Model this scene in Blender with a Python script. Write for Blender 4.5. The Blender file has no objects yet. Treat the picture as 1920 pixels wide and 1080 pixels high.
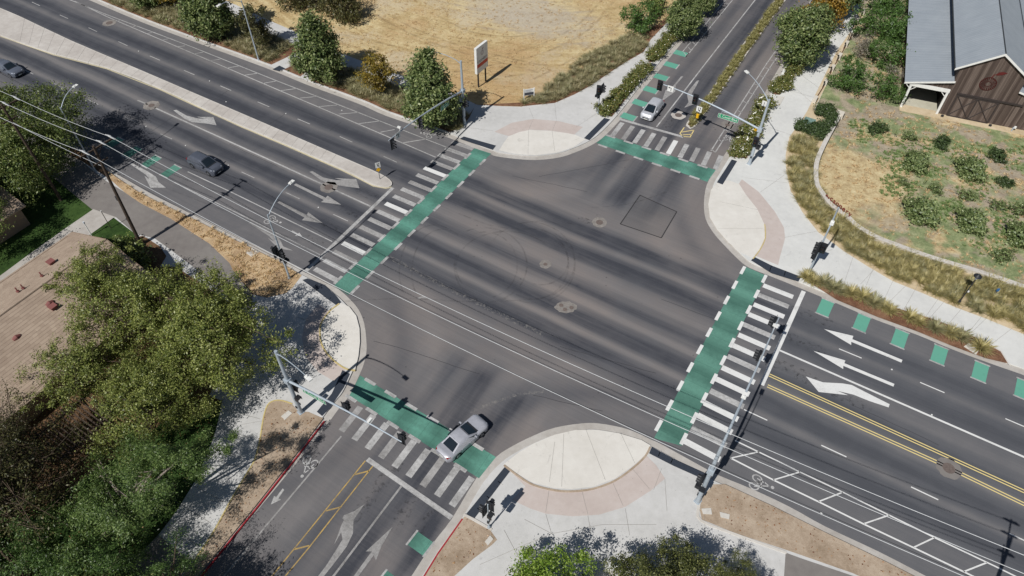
import bpy, bmesh, math, random
import numpy as np
from mathutils import Vector, Matrix
from mathutils.geometry import tessellate_polygon
R=math.radians
scene=bpy.context.scene
COL=bpy.context.collection
# ------------------------------------------------------------------ camera model (photo pixels 1920x1080 <-> world metres)
FPX=1332.2; PITCH=R(48.2845); CAMH=54.0
CP,SP=math.cos(PITCH),math.sin(PITCH)
def ray(px,py):
    u=(px-960)/FPX; v=(py-540)/FPX
    return Vector((u, CP-v*SP, -SP-v*CP))
def G(px,py,z=0.0):
    d=ray(px,py); t=(CAMH-z)/-d.z
    return Vector((d.x*t,d.y*t,z))
def on_plane(px,py,p0,n):
    d=ray(px,py); o=Vector((0,0,CAMH)); t=(Vector(p0)-o).dot(n)/d.dot(n)
    return o+d*t
def height_at(base,px,py):
    "height of the pixel (px,py) on the vertical line through ground point base"
    d=ray(px,py); b=Vector((base[0],base[1])); dd=Vector((d.x,d.y))
    t=b.dot(dd)/dd.dot(dd)
    return CAMH+d.z*t
HA=R(-57.889); HB=R(30.694)
UA=Vector((-math.sin(HA),-math.cos(HA),0)); UB=Vector((math.sin(HB),math.cos(HB),0))
NA=Vector((-UA.y,UA.x,0)); NB=Vector((UB.y,-UB.x,0))
P0=G(1010,560)
def AB(s,t,z=0.0):            # point by along-A, across-A
    return P0+UA*s+NA*t+Vector((0,0,z))
SUN_AZ=R(38.7); SUN_ALT=R(48.5)
SH=Vector((math.sin(SUN_AZ),math.cos(SUN_AZ),0))/math.tan(SUN_ALT)   # shadow offset per metre of height
# ------------------------------------------------------------------ mesh helpers
class MB:
    def __init__(s): s.v=[]; s.f=[]; s.m=[]; s.mi=0
    def add(s,vs,fs):
        o=len(s.v); s.v+= [tuple(x) for x in vs]
        for f in fs: s.f.append(tuple(i+o for i in f)); s.m.append(s.mi)
    def poly(s,pts): s.add(pts,[tuple(range(len(pts)))])
    def box(s,c,dx,dy,dz,ax=None,ay=None,az=None):
        c=Vector(c); ax=Vector(ax or (1,0,0)); ay=Vector(ay or (0,1,0)); az=Vector(az or (0,0,1))
        vs=[c+ax*(i*dx/2)+ay*(j*dy/2)+az*(k*dz/2) for k in(-1,1) for j in(-1,1) for i in(-1,1)]
        s.add(vs,[(0,2,3,1),(4,5,7,6),(0,1,5,4),(1,3,7,5),(3,2,6,7),(2,0,4,6)])
    def tube(s,pts,rads,n=8,cap=True):
        pts=[Vector(p) for p in pts]
        if not isinstance(rads,(list,tuple)): rads=[rads]*len(pts)
        rings=[]; prev=None; vs=[]; fs=[]
        for i,p in enumerate(pts):
            a=pts[max(i-1,0)]; b=pts[min(i+1,len(pts)-1)]
            t=(b-a); t=t.normalized() if t.length>1e-9 else Vector((0,0,1))
            if prev is None:
                ref=Vector((0,0,1)) if abs(t.z)<.9 else Vector((1,0,0))
                x=t.cross(ref).normalized()
            else:
                x=(prev-t*prev.dot(t)); x=x.normalized() if x.length>1e-6 else t.orthogonal().normalized()
            prev=x; y=t.cross(x)
            for k in range(n):
                a_=2*math.pi*k/n
                vs.append(p+(x*math.cos(a_)+y*math.sin(a_))*rads[i])
        for i in range(len(pts)-1):
            for k in range(n):
                k2=(k+1)%n
                fs.append((i*n+k,i*n+k2,(i+1)*n+k2,(i+1)*n+k))
        if cap:
            fs.append(tuple(reversed(range(n)))); fs.append(tuple((len(pts)-1)*n+k for k in range(n)))
        s.add(vs,fs)
    def prism(s,pts,z0,z1,sides=True,top=True):
        tri=tessellate_polygon([[Vector((p[0],p[1],0)) for p in pts]])
        n=len(pts)
        if top: s.add([(p[0],p[1],z1) for p in pts],[t if _ccw(pts,t) else t[::-1] for t in tri])
        if sides:
            ccw=area(pts)>0
            vs=[(p[0],p[1],z0) for p in pts]+[(p[0],p[1],z1) for p in pts]
            fs=[]
            for i in range(n):
                j=(i+1)%n
                fs.append((i,j,n+j,n+i) if ccw else (j,i,n+i,n+j))
            s.add(vs,fs)
    def build(s,name,mats,parent=None,smooth=False,loc=None):
        me=bpy.data.meshes.new(name); 
        me.from_pydata(s.v,[],s.f)
        if not isinstance(mats,(list,tuple)): mats=[mats]
        for m in mats: me.materials.append(m)
        if len(mats)>1: me.polygons.foreach_set('material_index',s.m)
        if smooth:
            me.polygons.foreach_set('use_smooth',[True]*len(me.polygons))
            try: me.set_sharp_from_angle(angle=R(smooth if smooth is not True else 40))
            except Exception: pass
        me.update()
        return link(name,me,parent,loc)
def link(name,me,parent=None,loc=None):
    o=bpy.data.objects.new(name,me); COL.objects.link(o)
    if parent is not None: o.parent=parent
    if loc is not None: o.location=loc
    return o
def area(pts): return sum(pts[i][0]*pts[(i+1)%len(pts)][1]-pts[(i+1)%len(pts)][0]*pts[i][1] for i in range(len(pts)))/2
def _ccw(p,t): return (p[t[1]][0]-p[t[0]][0])*(p[t[2]][1]-p[t[0]][1])-(p[t[1]][1]-p[t[0]][1])*(p[t[2]][0]-p[t[0]][0])>0
def tag(o,label=None,cat=None,group=None,kind=None):
    if label: o['label']=label
    if cat: o['category']=cat
    if group: o['group']=group
    if kind: o['kind']=kind
    return o
def thing(name,label,cat,loc=(0,0,0),rz=0,group=None):
    o=bpy.data.objects.new(name,None); COL.objects.link(o); o.location=loc; o.rotation_euler=(0,0,rz); o.empty_display_size=.3
    return tag(o,label,cat,group)
def copy_tree(o,parent=None):
    c=o.copy(); COL.objects.link(c); c.parent=parent
    for ch in list(o.children): copy_tree(ch,c)
    return c
def PX(l,z=0.0): return [G(x,y,z) for x,y in l]
def offset(pts,d):
    "offset an open polyline to its left by d"
    out=[]
    for i,p in enumerate(pts):
        a=pts[max(i-1,0)]; b=pts[min(i+1,len(pts)-1)]
        t1=(p-a) if i>0 else (b-p); t2=(b-p) if i<len(pts)-1 else (p-a)
        t1=Vector((t1.x,t1.y)).normalized(); t2=Vector((t2.x,t2.y)).normalized()
        n=Vector((-(t1.y+t2.y),t1.x+t2.x)); n.normalize()
        c=max(.5,n.dot(Vector((-t1.y,t1.x))))
        out.append(Vector((p.x+n.x*d/c,p.y+n.y*d/c,p.z)))
    return out
def smooth_line(pts,n=4):
    "Catmull-Rom through the points"
    out=[]
    for i in range(len(pts)-1):
        p0=pts[max(i-1,0)];p1=pts[i];p2=pts[i+1];p3=pts[min(i+2,len(pts)-1)]
        for k in range(n):
            t=k/n
            out.append(.5*((2*p1)+(p2-p0)*t+(2*p0-5*p1+4*p2-p3)*t*t+(3*p1-p0-3*p2+p3)*t**3))
    out.append(pts[-1]); return out
# ------------------------------------------------------------------ materials
def srgb(r,g,b):
    f=lambda c:(c/255/12.92) if c/255<=.04045 else ((c/255+.055)/1.055)**2.4
    return (f(r),f(g),f(b),1)
class NT:
    def __init__(s,name):
        s.m=bpy.data.materials.new(name); s.m.use_nodes=True; s.t=s.m.node_tree; s.n=s.t.nodes; s.l=s.t.links
        s.b=s.n['Principled BSDF']; s.b.inputs['Roughness'].default_value=.9
        s.b.inputs['Specular IOR Level'].default_value=.25
        s.geo=s.n.new('ShaderNodeNewGeometry'); s.pos=s.geo.outputs['Position']
    def node(s,t,**k):
        n=s.n.new(t)
        for a,v in k.items(): setattr(n,a,v)
        return n
    def put(s,sock,v):
        if isinstance(v,bpy.types.NodeSocket): s.l.new(v,sock)
        else: sock.default_value=v
    def math(s,op,a,b=0,c=None,clamp=False):
        n=s.node('ShaderNodeMath',operation=op,use_clamp=clamp); s.put(n.inputs[0],a); s.put(n.inputs[1],b)
        if c is not None: s.put(n.inputs[2],c)
        return n.outputs[0]
    def noise(s,scale,detail=4,rough=.55,vec=None,stretch=None,dist=0):
        n=s.node('ShaderNodeTexNoise'); n.inputs['Scale'].default_value=scale; n.inputs['Detail'].default_value=detail; n.inputs['Roughness'].default_value=rough; n.inputs['Distortion'].default_value=dist
        s.l.new(vec or s.pos,n.inputs['Vector']); return n.outputs['Fac']
    def dot(s,vec,off=None):
        n=s.node('ShaderNodeVectorMath',operation='DOT_PRODUCT'); s.l.new(s.pos,n.inputs[0]); n.inputs[1].default_value=vec
        return s.math('SUBTRACT',n.outputs['Value'],off) if off is not None else n.outputs['Value']
    def comb(s,x,y,z=0):
        n=s.node('ShaderNodeCombineXYZ'); s.put(n.inputs[0],x); s.put(n.inputs[1],y); s.put(n.inputs[2],z); return n.outputs[0]
    def ramp(s,fac,stops,interp='LINEAR'):
        n=s.node('ShaderNodeValToRGB'); n.color_ramp.interpolation=interp; e=n.color_ramp.elements
        while len(e)<len(stops): e.new(.5)
        for k,(p,c) in enumerate(stops):
            e[k].position=p; e[k].color=c if len(c)==4 else (*c,1)
        s.put(n.inputs[0],fac); return n.outputs[0]
    def sstep(s,x,a,b):
        n=s.node('ShaderNodeMapRange',interpolation_type='SMOOTHSTEP'); s.put(n.inputs['Value'],x); n.inputs['From Min'].default_value=a; n.inputs['From Max'].default_value=b
        return n.outputs['Result']
    def mix(s,f,a,b,mode='MIX'):
        n=s.node('ShaderNodeMix',data_type='RGBA',blend_type=mode); s.put(n.inputs[0],f); s.put(n.inputs[6],a); s.put(n.inputs[7],b); return n.outputs[2]
    def bump(s,h,strength=.4,dist=.02):
        n=s.node('ShaderNodeBump'); n.inputs['Strength'].default_value=strength; n.inputs['Distance'].default_value=dist; s.put(n.inputs['Height'],h); s.l.new(n.outputs[0],s.b.inputs['Normal'])
    def col(s,c): s.put(s.b.inputs['Base Color'],c); return s
    def scaled(s,mult):
        n=s.node('ShaderNodeVectorMath',operation='MULTIPLY'); s.l.new(s.pos,n.inputs[0]); n.inputs[1].default_value=mult; return n.outputs[0]
def plain(name,c,rough=.6,metal=0,spec=.3,var=.08,scale=3):
    t=NT(name); t.b.inputs['Roughness'].default_value=rough; t.b.inputs['Metallic'].default_value=metal; t.b.inputs['Specular IOR Level'].default_value=spec
    c=srgb(*c) if max(c[:3])>1.5 else (*c[:3],1)
    d=tuple(x*(1-var) for x in c[:3])+(1,); e=tuple(min(1,x*(1+var)) for x in c[:3])+(1,)
    t.col(t.ramp(t.noise(scale,5,.6),[(.3,d),(.7,e)])); return t.m
def ground(name,cols,big=.15,small=2.5,speck=9,amt=.5,bump=.3,dist=.03,stretch=None):
    "soil / grass / concrete: big patches, medium mottling and fine specks of the same few colours"
    t=NT(name); v=t.scaled(stretch) if stretch else None
    a=t.noise(big,4,.6,v); b=t.noise(small,5,.65,v); c=t.noise(speck,4,.7)
    x=t.math('ADD',t.math('MULTIPLY',a,.45),t.math('ADD',t.math('MULTIPLY',b,.33),t.math('MULTIPLY',c,.22)))
    x=t.math('ADD',t.math('MULTIPLY',t.math('SUBTRACT',x,.5),1.6+amt),.5)
    n=len(cols)
    t.col(t.ramp(x,[(.22+.56*i/(n-1),srgb(*k)) for i,k in enumerate(cols)]))
    t.bump(c,bump,dist); t.b.inputs['Specular IOR Level'].default_value=.1; return t.m
M={}
M['soil']=ground('mulch_soil',[(92,64,50),(126,94,74),(150,120,96)],.4,3,12,.8,.7,.05)
M['tan_soil']=ground('tan_soil',[(146,128,108),(171,153,133),(190,174,154)],.35,2.5,11,.6,.6,.05)
M['pale_soil']=ground('pale_soil',[(180,160,128),(200,182,152),(216,200,172)],.3,2.5,14,.25)
M['dark_soil']=ground('leaf_litter_soil',[(84,66,50),(112,88,66),(140,112,86)],.4,3,12)
M['straw']=ground('dry_grass_strip',[(148,122,96),(184,158,124),(206,184,148)],.4,3.5,14,.6,.6,.06)
M['lawn']=ground('lawn',[(38,56,28),(56,78,38),(74,96,50)],.4,3,14,.5,.6,.05)
M['path']=ground('asphalt_path',[(118,113,110),(130,125,121),(140,136,131)],.15,1.2,16,.1,.15,.01)
M['kerb_red']=plain('red_kerb_paint',(158,44,52),.7,var=.2,scale=5)
M['kerb_yel']=plain('yellow_kerb_paint',(196,178,122),.8,var=.12,scale=4)
M['steel']=plain('galvanised_steel',(172,182,190),.5,.15,.4,.08,2)
M['steel_d']=plain('dark_steel',(70,74,78),.5,.4,.4)
M['black']=plain('black_housing',(40,42,46),.5,0,.35)
M['white']=plain('white_paint_trim',(226,226,222),.55)
M['glass']=plain('dark_window_glass',(30,38,44),.06,0,1.0)
M['rubber']=plain('tyre_rubber',(24,24,25),.8)
M['chrome']=plain('wheel_alloy',(150,152,155),.3,.8,.5)
M['wood']=plain('creosoted_wood',(76,66,58),.85,0,.15,.2,6)
M['green_sign']=plain('green_sign_sheet',(20,142,98),.5)
M['bark']=plain('tree_bark',(96,84,72),.95,0,.1,.3,6)
M['bark_pale']=plain('pale_tree_bark',(142,132,122),.95,0,.1,.25,6)
M['tactile']=plain('slate_tactile_tile',(56,62,72),.8,0,.2,.12,6)
M['iron']=plain('manhole_iron',(118,106,100),.7,.2,.3,.2,6)
M['red_lens']=plain('red_lens',(120,22,20),.3,0,.5)
M['amber_lens']=plain('amber_lens',(150,92,20),.3,0,.5)
M['green_lens']=plain('green_lens',(22,96,70),.3,0,.5)
M['yellow_sign']=plain('yellow_sign_sheet',(232,178,30),.5)
M['wire']=plain('aluminium_wire',(206,208,208),.5,.3,.4)
M['wire_d']=plain('dark_cable',(46,47,50),.6)
M['tail']=plain('red_tail_lens',(130,24,28),.25,0,.5)
M['lamp']=plain('clear_headlamp',(200,206,212),.15,0,.7)
M['plate']=plain('number_plate',(214,214,206),.5)
M['box_green']=plain('green_utility_cabinet',(120,146,138),.6)
# ================================================================== asphalt, concrete, field materials
def asphalt():
    t=NT('worn_asphalt')
    sA=t.dot(UA,P0.dot(UA)); tA=t.dot(NA,P0.dot(NA)); sB=t.dot(UB,P0.dot(UB)); tB=t.dot(NB,P0.dot(NB))
    big=t.noise(.06,3,.5); med=t.noise(.5,5,.6); fine=t.noise(14,3,.7)
    nsA=t.noise(1,4,.6,t.comb(t.math('MULTIPLY',sA,.05),t.math('MULTIPLY',tA,.9)))
    nsB=t.noise(1,4,.6,t.comb(t.math('MULTIPLY',tB,.9),t.math('MULTIPLY',sB,.05),5.0))
    fsA=t.noise(1,4,.7,t.comb(t.math('MULTIPLY',sA,.12),t.math('MULTIPLY',tA,5)))
    wob=t.math('MULTIPLY',t.math('SUBTRACT',t.noise(.05,2),.5),1.2)
    def bands(tt,lo,hi,stops):
        x=t.math('DIVIDE',t.math('SUBTRACT',t.math('ADD',tt,wob),lo),hi-lo)
        return t.ramp(x,[((p-lo)/(hi-lo),(d,d,d,1)) for p,d in stops],'EASE')
    # traffic film: 1 = dark rubbered lane middle, 0 = pale dusty strip between lanes
    A=bands(tA,-12,18,[(-12,.25),(-8,.35),(-5.6,.3),(-4.6,.55),(-3.3,1),(-2.2,.75),(-1.5,.1),(-.6,.8),(.3,1),(1.2,.55),(1.8,.0),(2.7,.5),(3.4,.9),(4.4,.5),(5.2,.15),(6.3,.3),(7.3,.85),(8.2,1),(9,.7),(9.7,.25),(10.6,.85),(11.6,1),(12.6,.5),(13.2,.2),(15,.3),(17,.2)])
    B=bands(tB,-10,10,[(-10,.3),(-7,.25),(-5.5,.25),(-4.2,.4),(-3,.7),(-1.6,.45),(-.4,.8),(1,.95),(2,.5),(3.3,.55),(4.3,.8),(5.4,.4),(6.5,.2),(9,.3)])
    inA=t.math('MULTIPLY',t.sstep(tA,-11.5,-8),t.math('SUBTRACT',1,t.sstep(tA,15,18)))
    core=t.math('SUBTRACT',1,t.sstep(t.math('ABSOLUTE',sA),9,19))          # inside the crossing
    corePatch=t.math('MULTIPLY',core,t.math('SUBTRACT',1,t.sstep(t.math('ABSOLUTE',t.math('SUBTRACT',tA,4.5)),7,13)))
    wearA=t.math('MULTIPLY',A,t.math('ADD',.45,t.math('MULTIPLY',nsA,1.0)))
    wearB=t.math('MULTIPLY',B,t.math('ADD',.45,t.math('MULTIPLY',nsB,1.0)))
    wear=t.math('ADD',t.math('MULTIPLY',wearA,inA),t.math('MULTIPLY',wearB,t.math('SUBTRACT',1,inA)),clamp=True)
    wear=t.math('ADD',t.math('MULTIPLY',t.math('ADD',t.math('MULTIPLY',t.math('SUBTRACT',wear,.5),1.15),.5),.95),t.math('MULTIPLY',t.math('SUBTRACT',med,.5),.5),clamp=True)
    wear=t.math('ADD',wear,t.math('MULTIPLY',t.math('SUBTRACT',fsA,.5),.4),clamp=True)
    def ringdark(px3,off,w):
        (x1,y1),(x2,y2),(x3,y3)=[(G(*q).x,G(*q).y) for q in px3]
        D=2*(x1*(y2-y3)+x2*(y3-y1)+x3*(y1-y2)); s1,s2,s3=x1*x1+y1*y1,x2*x2+y2*y2,x3*x3+y3*y3
        c=Vector(((s1*(y2-y3)+s2*(y3-y1)+s3*(y1-y2))/D,(s1*(x3-x2)+s2*(x1-x3)+s3*(x2-x1))/D,0)); r=(Vector((x1,y1,0))-c).length+off
        n=t.node('ShaderNodeVectorMath',operation='DISTANCE'); t.l.new(t.pos,n.inputs[0]); n.inputs[1].default_value=c
        return t.math('SUBTRACT',1,t.sstep(t.math('ABSOLUTE',t.math('SUBTRACT',t.math('ADD',n.outputs['Value'],t.math('MULTIPLY',t.math('SUBTRACT',big,.5),2)),r)),0,w))
    for q,o1 in (([(1340,320),(1321,390),(1386,488)],3.2),([(930,293),(1007,300),(1113,270)],3.4),([(960,837),(1090,794),(1220,824)],3.0),([(654,559),(687,640),(673,705)],3.4)):
        wear=t.math('ADD',wear,t.math('MULTIPLY',t.math('MULTIPLY',ringdark(q,o1,1.7),core),.3),clamp=True)
        wear=t.math('SUBTRACT',wear,t.math('MULTIPLY',t.math('MULTIPLY',ringdark(q,o1+3,1.6),core),.16),clamp=True)
    base=t.ramp(wear,[(0,srgb(120,117,117)),(.3,srgb(103,102,104)),(.65,srgb(84,85,90)),(1,srgb(62,64,71))])
    # dusty brown cast in the middle of the crossing, where few wheels run
    dust=t.sstep(t.math('ADD',t.math('MULTIPLY',big,.8),t.math('MULTIPLY',med,.35)),.42,.75)
    base=t.mix(t.math('MULTIPLY',t.math('MULTIPLY',core,t.math('SUBTRACT',1,wear)),t.math('MULTIPLY',dust,.75)),base,srgb(140,130,124))
    # slightly newer, bluer surfacing on the right arm
    right=t.sstep(sA,18,21)
    base=t.mix(t.math('MULTIPLY',right,t.math('MULTIPLY',inA,.35)),base,srgb(96,98,102))
    base=t.mix(t.math('MULTIPLY',t.sstep(fine,.5,.8),.22),base,srgb(128,126,122))
    base=t.mix(t.math('MULTIPLY',t.sstep(fine,.5,.25),.2),base,srgb(58,58,60))
    # drip spots near the stop lines
    vor=t.node('ShaderNodeTexVoronoi'); vor.inputs['Scale'].default_value=1.1; t.l.new(t.pos,vor.inputs['Vector'])
    spot=t.math('MULTIPLY',t.sstep(vor.outputs['Distance'],.13,.05),t.sstep(t.noise(.35,2),.55,.65))
    base=t.mix(t.math('MULTIPLY',spot,.5),base,srgb(50,50,52))
    t.col(base); t.b.inputs['Roughness'].default_value=.88; t.b.inputs['Specular IOR Level'].default_value=.3
    t.bump(fine,.25,.01); return t.m
M['asphalt']=asphalt()
def concrete(name,cols,amt=.1):
    t=NT(name); a=t.noise(.25,5,.65); b=t.noise(1.7,6,.7); c=t.noise(20,4,.7); st=t.noise(.9,6,.75,None,None,1.2)
    x=t.math('ADD',t.math('MULTIPLY',a,.45),t.math('ADD',t.math('MULTIPLY',b,.33),t.math('MULTIPLY',c,.22)))
    x=t.math('ADD',t.math('MULTIPLY',t.math('SUBTRACT',x,.5),2.2+amt),.5); n=len(cols)
    base=t.ramp(x,[(.18+.64*i/(n-1),srgb(*k)) for i,k in enumerate(cols)])
    dark=srgb(*[v*.8 for v in cols[0]])
    base=t.mix(t.math('MULTIPLY',t.sstep(st,.58,.72),.4),base,dark)
    sp=t.node('ShaderNodeTexVoronoi'); sp.inputs['Scale'].default_value=1.4; t.l.new(t.pos,sp.inputs['Vector'])
    base=t.mix(t.math('MULTIPLY',t.sstep(sp.outputs['Distance'],.07,.03),.35),base,srgb(110,106,100))
    t.col(base); t.bump(c,.15,.01); t.b.inputs['Specular IOR Level'].default_value=.1; return t.m
M['conc']=concrete('pavement_concrete',[(186,185,182),(199,198,195),(209,208,206)])
M['conc_pale']=concrete('pale_pavement_concrete',[(198,198,195),(210,210,206),(219,219,215)])  # paler version of the pavement concrete, used for the RIGHT corner block
M['conc_g']=concrete('gutter_concrete',[(164,158,151),(180,175,168),(194,190,184)],.2)
M['cream']=concrete('cream_concrete',[(208,204,195),(217,213,205),(225,222,214)])
M['pink']=concrete('pink_concrete',[(186,173,166),(195,183,176),(202,192,186)])
M['median']=concrete('median_concrete',[(174,167,160),(190,184,177),(204,199,192)],.3)
M['kerb']=concrete('kerb_concrete',[(190,184,174),(203,198,190),(214,210,203)],.2)
M['joint']=plain('joint_dark',(142,138,132),.9)
M['lidc']=concrete('lid_concrete',[(190,186,178),(204,200,192),(214,210,204)])
def field():
    t=NT('mown_straw_field')
    a=t.noise(.05,4,.6); b=t.noise(.35,5,.65); c=t.noise(3.2,5,.7); d=t.noise(9,3,.7)
    # swirling mower / tyre tracks: distance rings round the corner of the lot
    p=G(985,60); n=t.node('ShaderNodeVectorMath',operation='DISTANCE'); t.l.new(t.pos,n.inputs[0]); n.inputs[1].default_value=G(1010,-150)
    ring=t.noise(1,4,.7,t.comb(t.math('MULTIPLY',n.outputs['Value'],1.6),t.math('MULTIPLY',b,1.2),t.math('MULTIPLY',a,2)))
    along=t.noise(1,4,.65,t.comb(t.math('MULTIPLY',t.dot(UA),.05),t.math('MULTIPLY',t.dot(NA),.9)))
    x=t.math('ADD',t.math('ADD',t.math('MULTIPLY',b,.3),t.math('MULTIPLY',ring,.28)),t.math('ADD',t.math('MULTIPLY',c,.22),t.math('ADD',t.math('MULTIPLY',d,.1),t.math('MULTIPLY',along,.1))))
    x=t.math('ADD',t.math('MULTIPLY',t.math('SUBTRACT',x,.5),3.4),.5)
    straw=t.ramp(x,[(.1,srgb(150,126,92)),(.35,srgb(184,160,116)),(.6,srgb(206,186,142)),(.9,srgb(224,210,168))])
    weedy=t.sstep(t.math('ADD',t.math('MULTIPLY',a,.7),t.math('MULTIPLY',ring,.3)),.5,.6)
    straw=t.mix(t.math('MULTIPLY',weedy,.55),straw,t.ramp(t.math('ADD',t.math('MULTIPLY',c,.6),t.math('MULTIPLY',d,.4)),[(.35,srgb(160,122,84)),(.65,srgb(206,170,124))]))
    bare=t.sstep(t.math('ADD',t.math('MULTIPLY',t.noise(.09,4,.65),.75),t.math('MULTIPLY',c,.25)),.50,.64)
    straw=t.mix(t.math('MULTIPLY',bare,.7),straw,srgb(202,188,162))
    # orange dry weeds towards the pavement corner
    o=t.node('ShaderNodeVectorMath',operation='DISTANCE'); t.l.new(t.pos,o.inputs[0]); o.inputs[1].default_value=G(905,185)
    om=t.math('MULTIPLY',t.sstep(o.outputs['Value'],18,4),t.sstep(t.math('ADD',t.math('MULTIPLY',b,.6),t.math('MULTIPLY',c,.4)),.35,.62))
    straw=t.mix(t.math('MULTIPLY',om,.75),straw,t.ramp(c,[(.3,srgb(150,112,76)),(.7,srgb(202,166,118))]))
    # bare grey gravel patch
    gp=G(985,26); da=t.math('DIVIDE',t.dot(UA,gp.dot(UA)),13.0); db=t.math('DIVIDE',t.dot(NA,gp.dot(NA)),6.5)
    gd=t.math('SQRT',t.math('ADD',t.math('MULTIPLY',da,da),t.math('MULTIPLY',db,db)))
    gm=t.sstep(t.math('ADD',gd,t.math('MULTIPLY',t.math('SUBTRACT',t.math('ADD',t.math('MULTIPLY',b,.5),t.math('MULTIPLY',ring,.5)),.5),2.4)),1.25,.5)
    gravel=t.ramp(t.math('ADD',t.math('MULTIPLY',c,.6),t.math('MULTIPLY',d,.4)),[(.3,srgb(172,163,150)),(.7,srgb(202,194,180))])
    base=t.mix(t.math('MULTIPLY',gm,.65),straw,gravel)
    t.col(base); t.bump(t.math('ADD',c,t.math('MULTIPLY',d,.6)),.9,.12); t.b.inputs['Specular IOR Level'].default_value=.05; return t.m
M['field']=field()
def orchard_ground():
    t=NT('orchard_ground')
    a=t.noise(.16,5,.6); b=t.noise(.9,5,.65); c=t.noise(5,5,.7); e=t.noise(.3,4,.6,t.scaled((1,1.0,2)))
    x=t.math('ADD',t.math('MULTIPLY',b,.55),t.math('MULTIPLY',c,.45))
    x=t.math('ADD',t.math('MULTIPLY',t.math('SUBTRACT',x,.5),2.2),.5)
    straw=t.ramp(x,[(.15,srgb(150,126,98)),(.45,srgb(190,170,130)),(.85,srgb(218,204,164))])
    grey=t.ramp(x,[(.15,srgb(136,124,108)),(.85,srgb(186,174,152))])
    grn=t.ramp(x,[(.15,srgb(98,112,76)),(.5,srgb(132,142,102)),(.9,srgb(172,176,134))])
    # the bare dry corner by the lettered wall, greener towards the barn
    o=t.node('ShaderNodeVectorMath',operation='DISTANCE'); t.l.new(t.pos,o.inputs[0]); o.inputs[1].default_value=G(1600,350)
    far=t.sstep(t.math('ADD',o.outputs['Value'],t.math('MULTIPLY',t.math('SUBTRACT',a,.5),16)),4,10)
    base=t.mix(t.math('MULTIPLY',far,t.sstep(a,.38,.5)),straw,grey)
    base=t.mix(t.math('MULTIPLY',far,t.sstep(e,.44,.58)),base,grn)
    t.col(base); t.bump(c,.8,.08); t.b.inputs['Specular IOR Level'].default_value=.05; return t.m
M['orchard']=orchard_ground()
def paint(name,c,wear=.45,dirt=(92,90,88),lanes=False):
    t=NT(name); n=t.noise(3.5,6,.75); f=t.noise(22,3,.7); w=t.noise(.6,3,.6)
    tA=t.dot(NA,P0.dot(NA)); 
    lane=t.noise(1,3,.6,t.comb(t.math('MULTIPLY',t.dot(UA),.06),t.math('MULTIPLY',tA,.75)))
    x=t.math('ADD',t.math('ADD',t.math('MULTIPLY',n,.4),t.math('MULTIPLY',f,.25)),t.math('ADD',t.math('MULTIPLY',w,.2),t.math('MULTIPLY',lane,.35)))
    m=t.sstep(x,1.0-wear-.16,1.0-wear+.22)
    base=t.mix(t.math('MULTIPLY',m,.82),srgb(*c),srgb(*dirt))
    if lanes:
        sA=t.math('ABSOLUTE',t.dot(UA,P0.dot(UA))); arm=t.sstep(sA,9,13); tB=t.dot(NB,P0.dot(NB)); tu=t.math('ADD',t.math('MULTIPLY',tA,arm),t.math('MULTIPLY',tB,t.math('SUBTRACT',1,arm)))
        tr=t.math('ADD',t.math('MULTIPLY',t.math('SINE',t.math('ADD',t.math('MULTIPLY',tu,1.85),t.math('MULTIPLY',w,3.0))),.5),.5)
        g=t.math('MULTIPLY',tr,t.math('ADD',.35,t.math('MULTIPLY',lane,.9)),clamp=True)
        base=t.mix(t.math('MULTIPLY',g,.72),base,srgb(52,88,78)); chip=t.sstep(t.math('ADD',t.math('MULTIPLY',f,.6),t.math('MULTIPLY',n,.4)),.58,.68)
        base=t.mix(t.math('MULTIPLY',chip,.45),base,srgb(86,90,90))
        ln=t.math('LESS_THAN',t.math('FRACT',t.math('MULTIPLY',tu,.82)),.03); base=t.mix(t.math('MULTIPLY',ln,.35),base,srgb(40,80,70))
    t.col(base); t.b.inputs['Roughness'].default_value=.75; return t.m
M['p_white']=paint('white_road_paint',(200,199,197),.42)
M['p_new']=paint('fresh_white_road_paint',(224,224,221),.28)
M['p_old']=paint('worn_white_road_paint',(176,174,172),.42)
M['p_yel']=paint('yellow_road_paint',(206,172,96),.42)
M['p_yelp']=paint('pale_yellow_road_paint',(226,206,140),.2)
M['p_green3']=paint('bright_green_patch_paint',(102,166,145),.26,(74,118,104))
M['p_yelo']=paint('faded_yellow_edge_paint',(196,186,150),.4,(150,146,136))
M['p_green']=paint('green_lane_paint',(104,162,143),.42,(74,108,98),True)
M['p_green2']=paint('fresh_green_lane_paint',(102,150,133),.38,(74,112,101),True)
M['tyre_mark']=None
def tyremat():
    t=NT('tyre_mark_rubber'); t.col(srgb(62,60,60))
    a=t.math('MULTIPLY',t.sstep(t.noise(1.2,4,.7),.35,.75),.22); t.put(t.b.inputs['Alpha'],a); return t.m
M['tyre_mark']=tyremat()
def scuff():
    t=NT('chalky_scuff'); t.col(srgb(170,166,160)); a=t.math('MULTIPLY',t.sstep(t.noise(3,5,.8),.48,.62),.38); t.put(t.b.inputs['Alpha'],a); return t.m
M['scuff']=scuff()
def darkpatch():
    t=NT('asphalt_patch_dark'); t.col(t.ramp(t.noise(9,4,.7),[(.3,srgb(78,77,77)),(.7,srgb(98,96,95))])); t.put(t.b.inputs['Alpha'],.1); return t.m
M['patch']=darkpatch()
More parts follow.
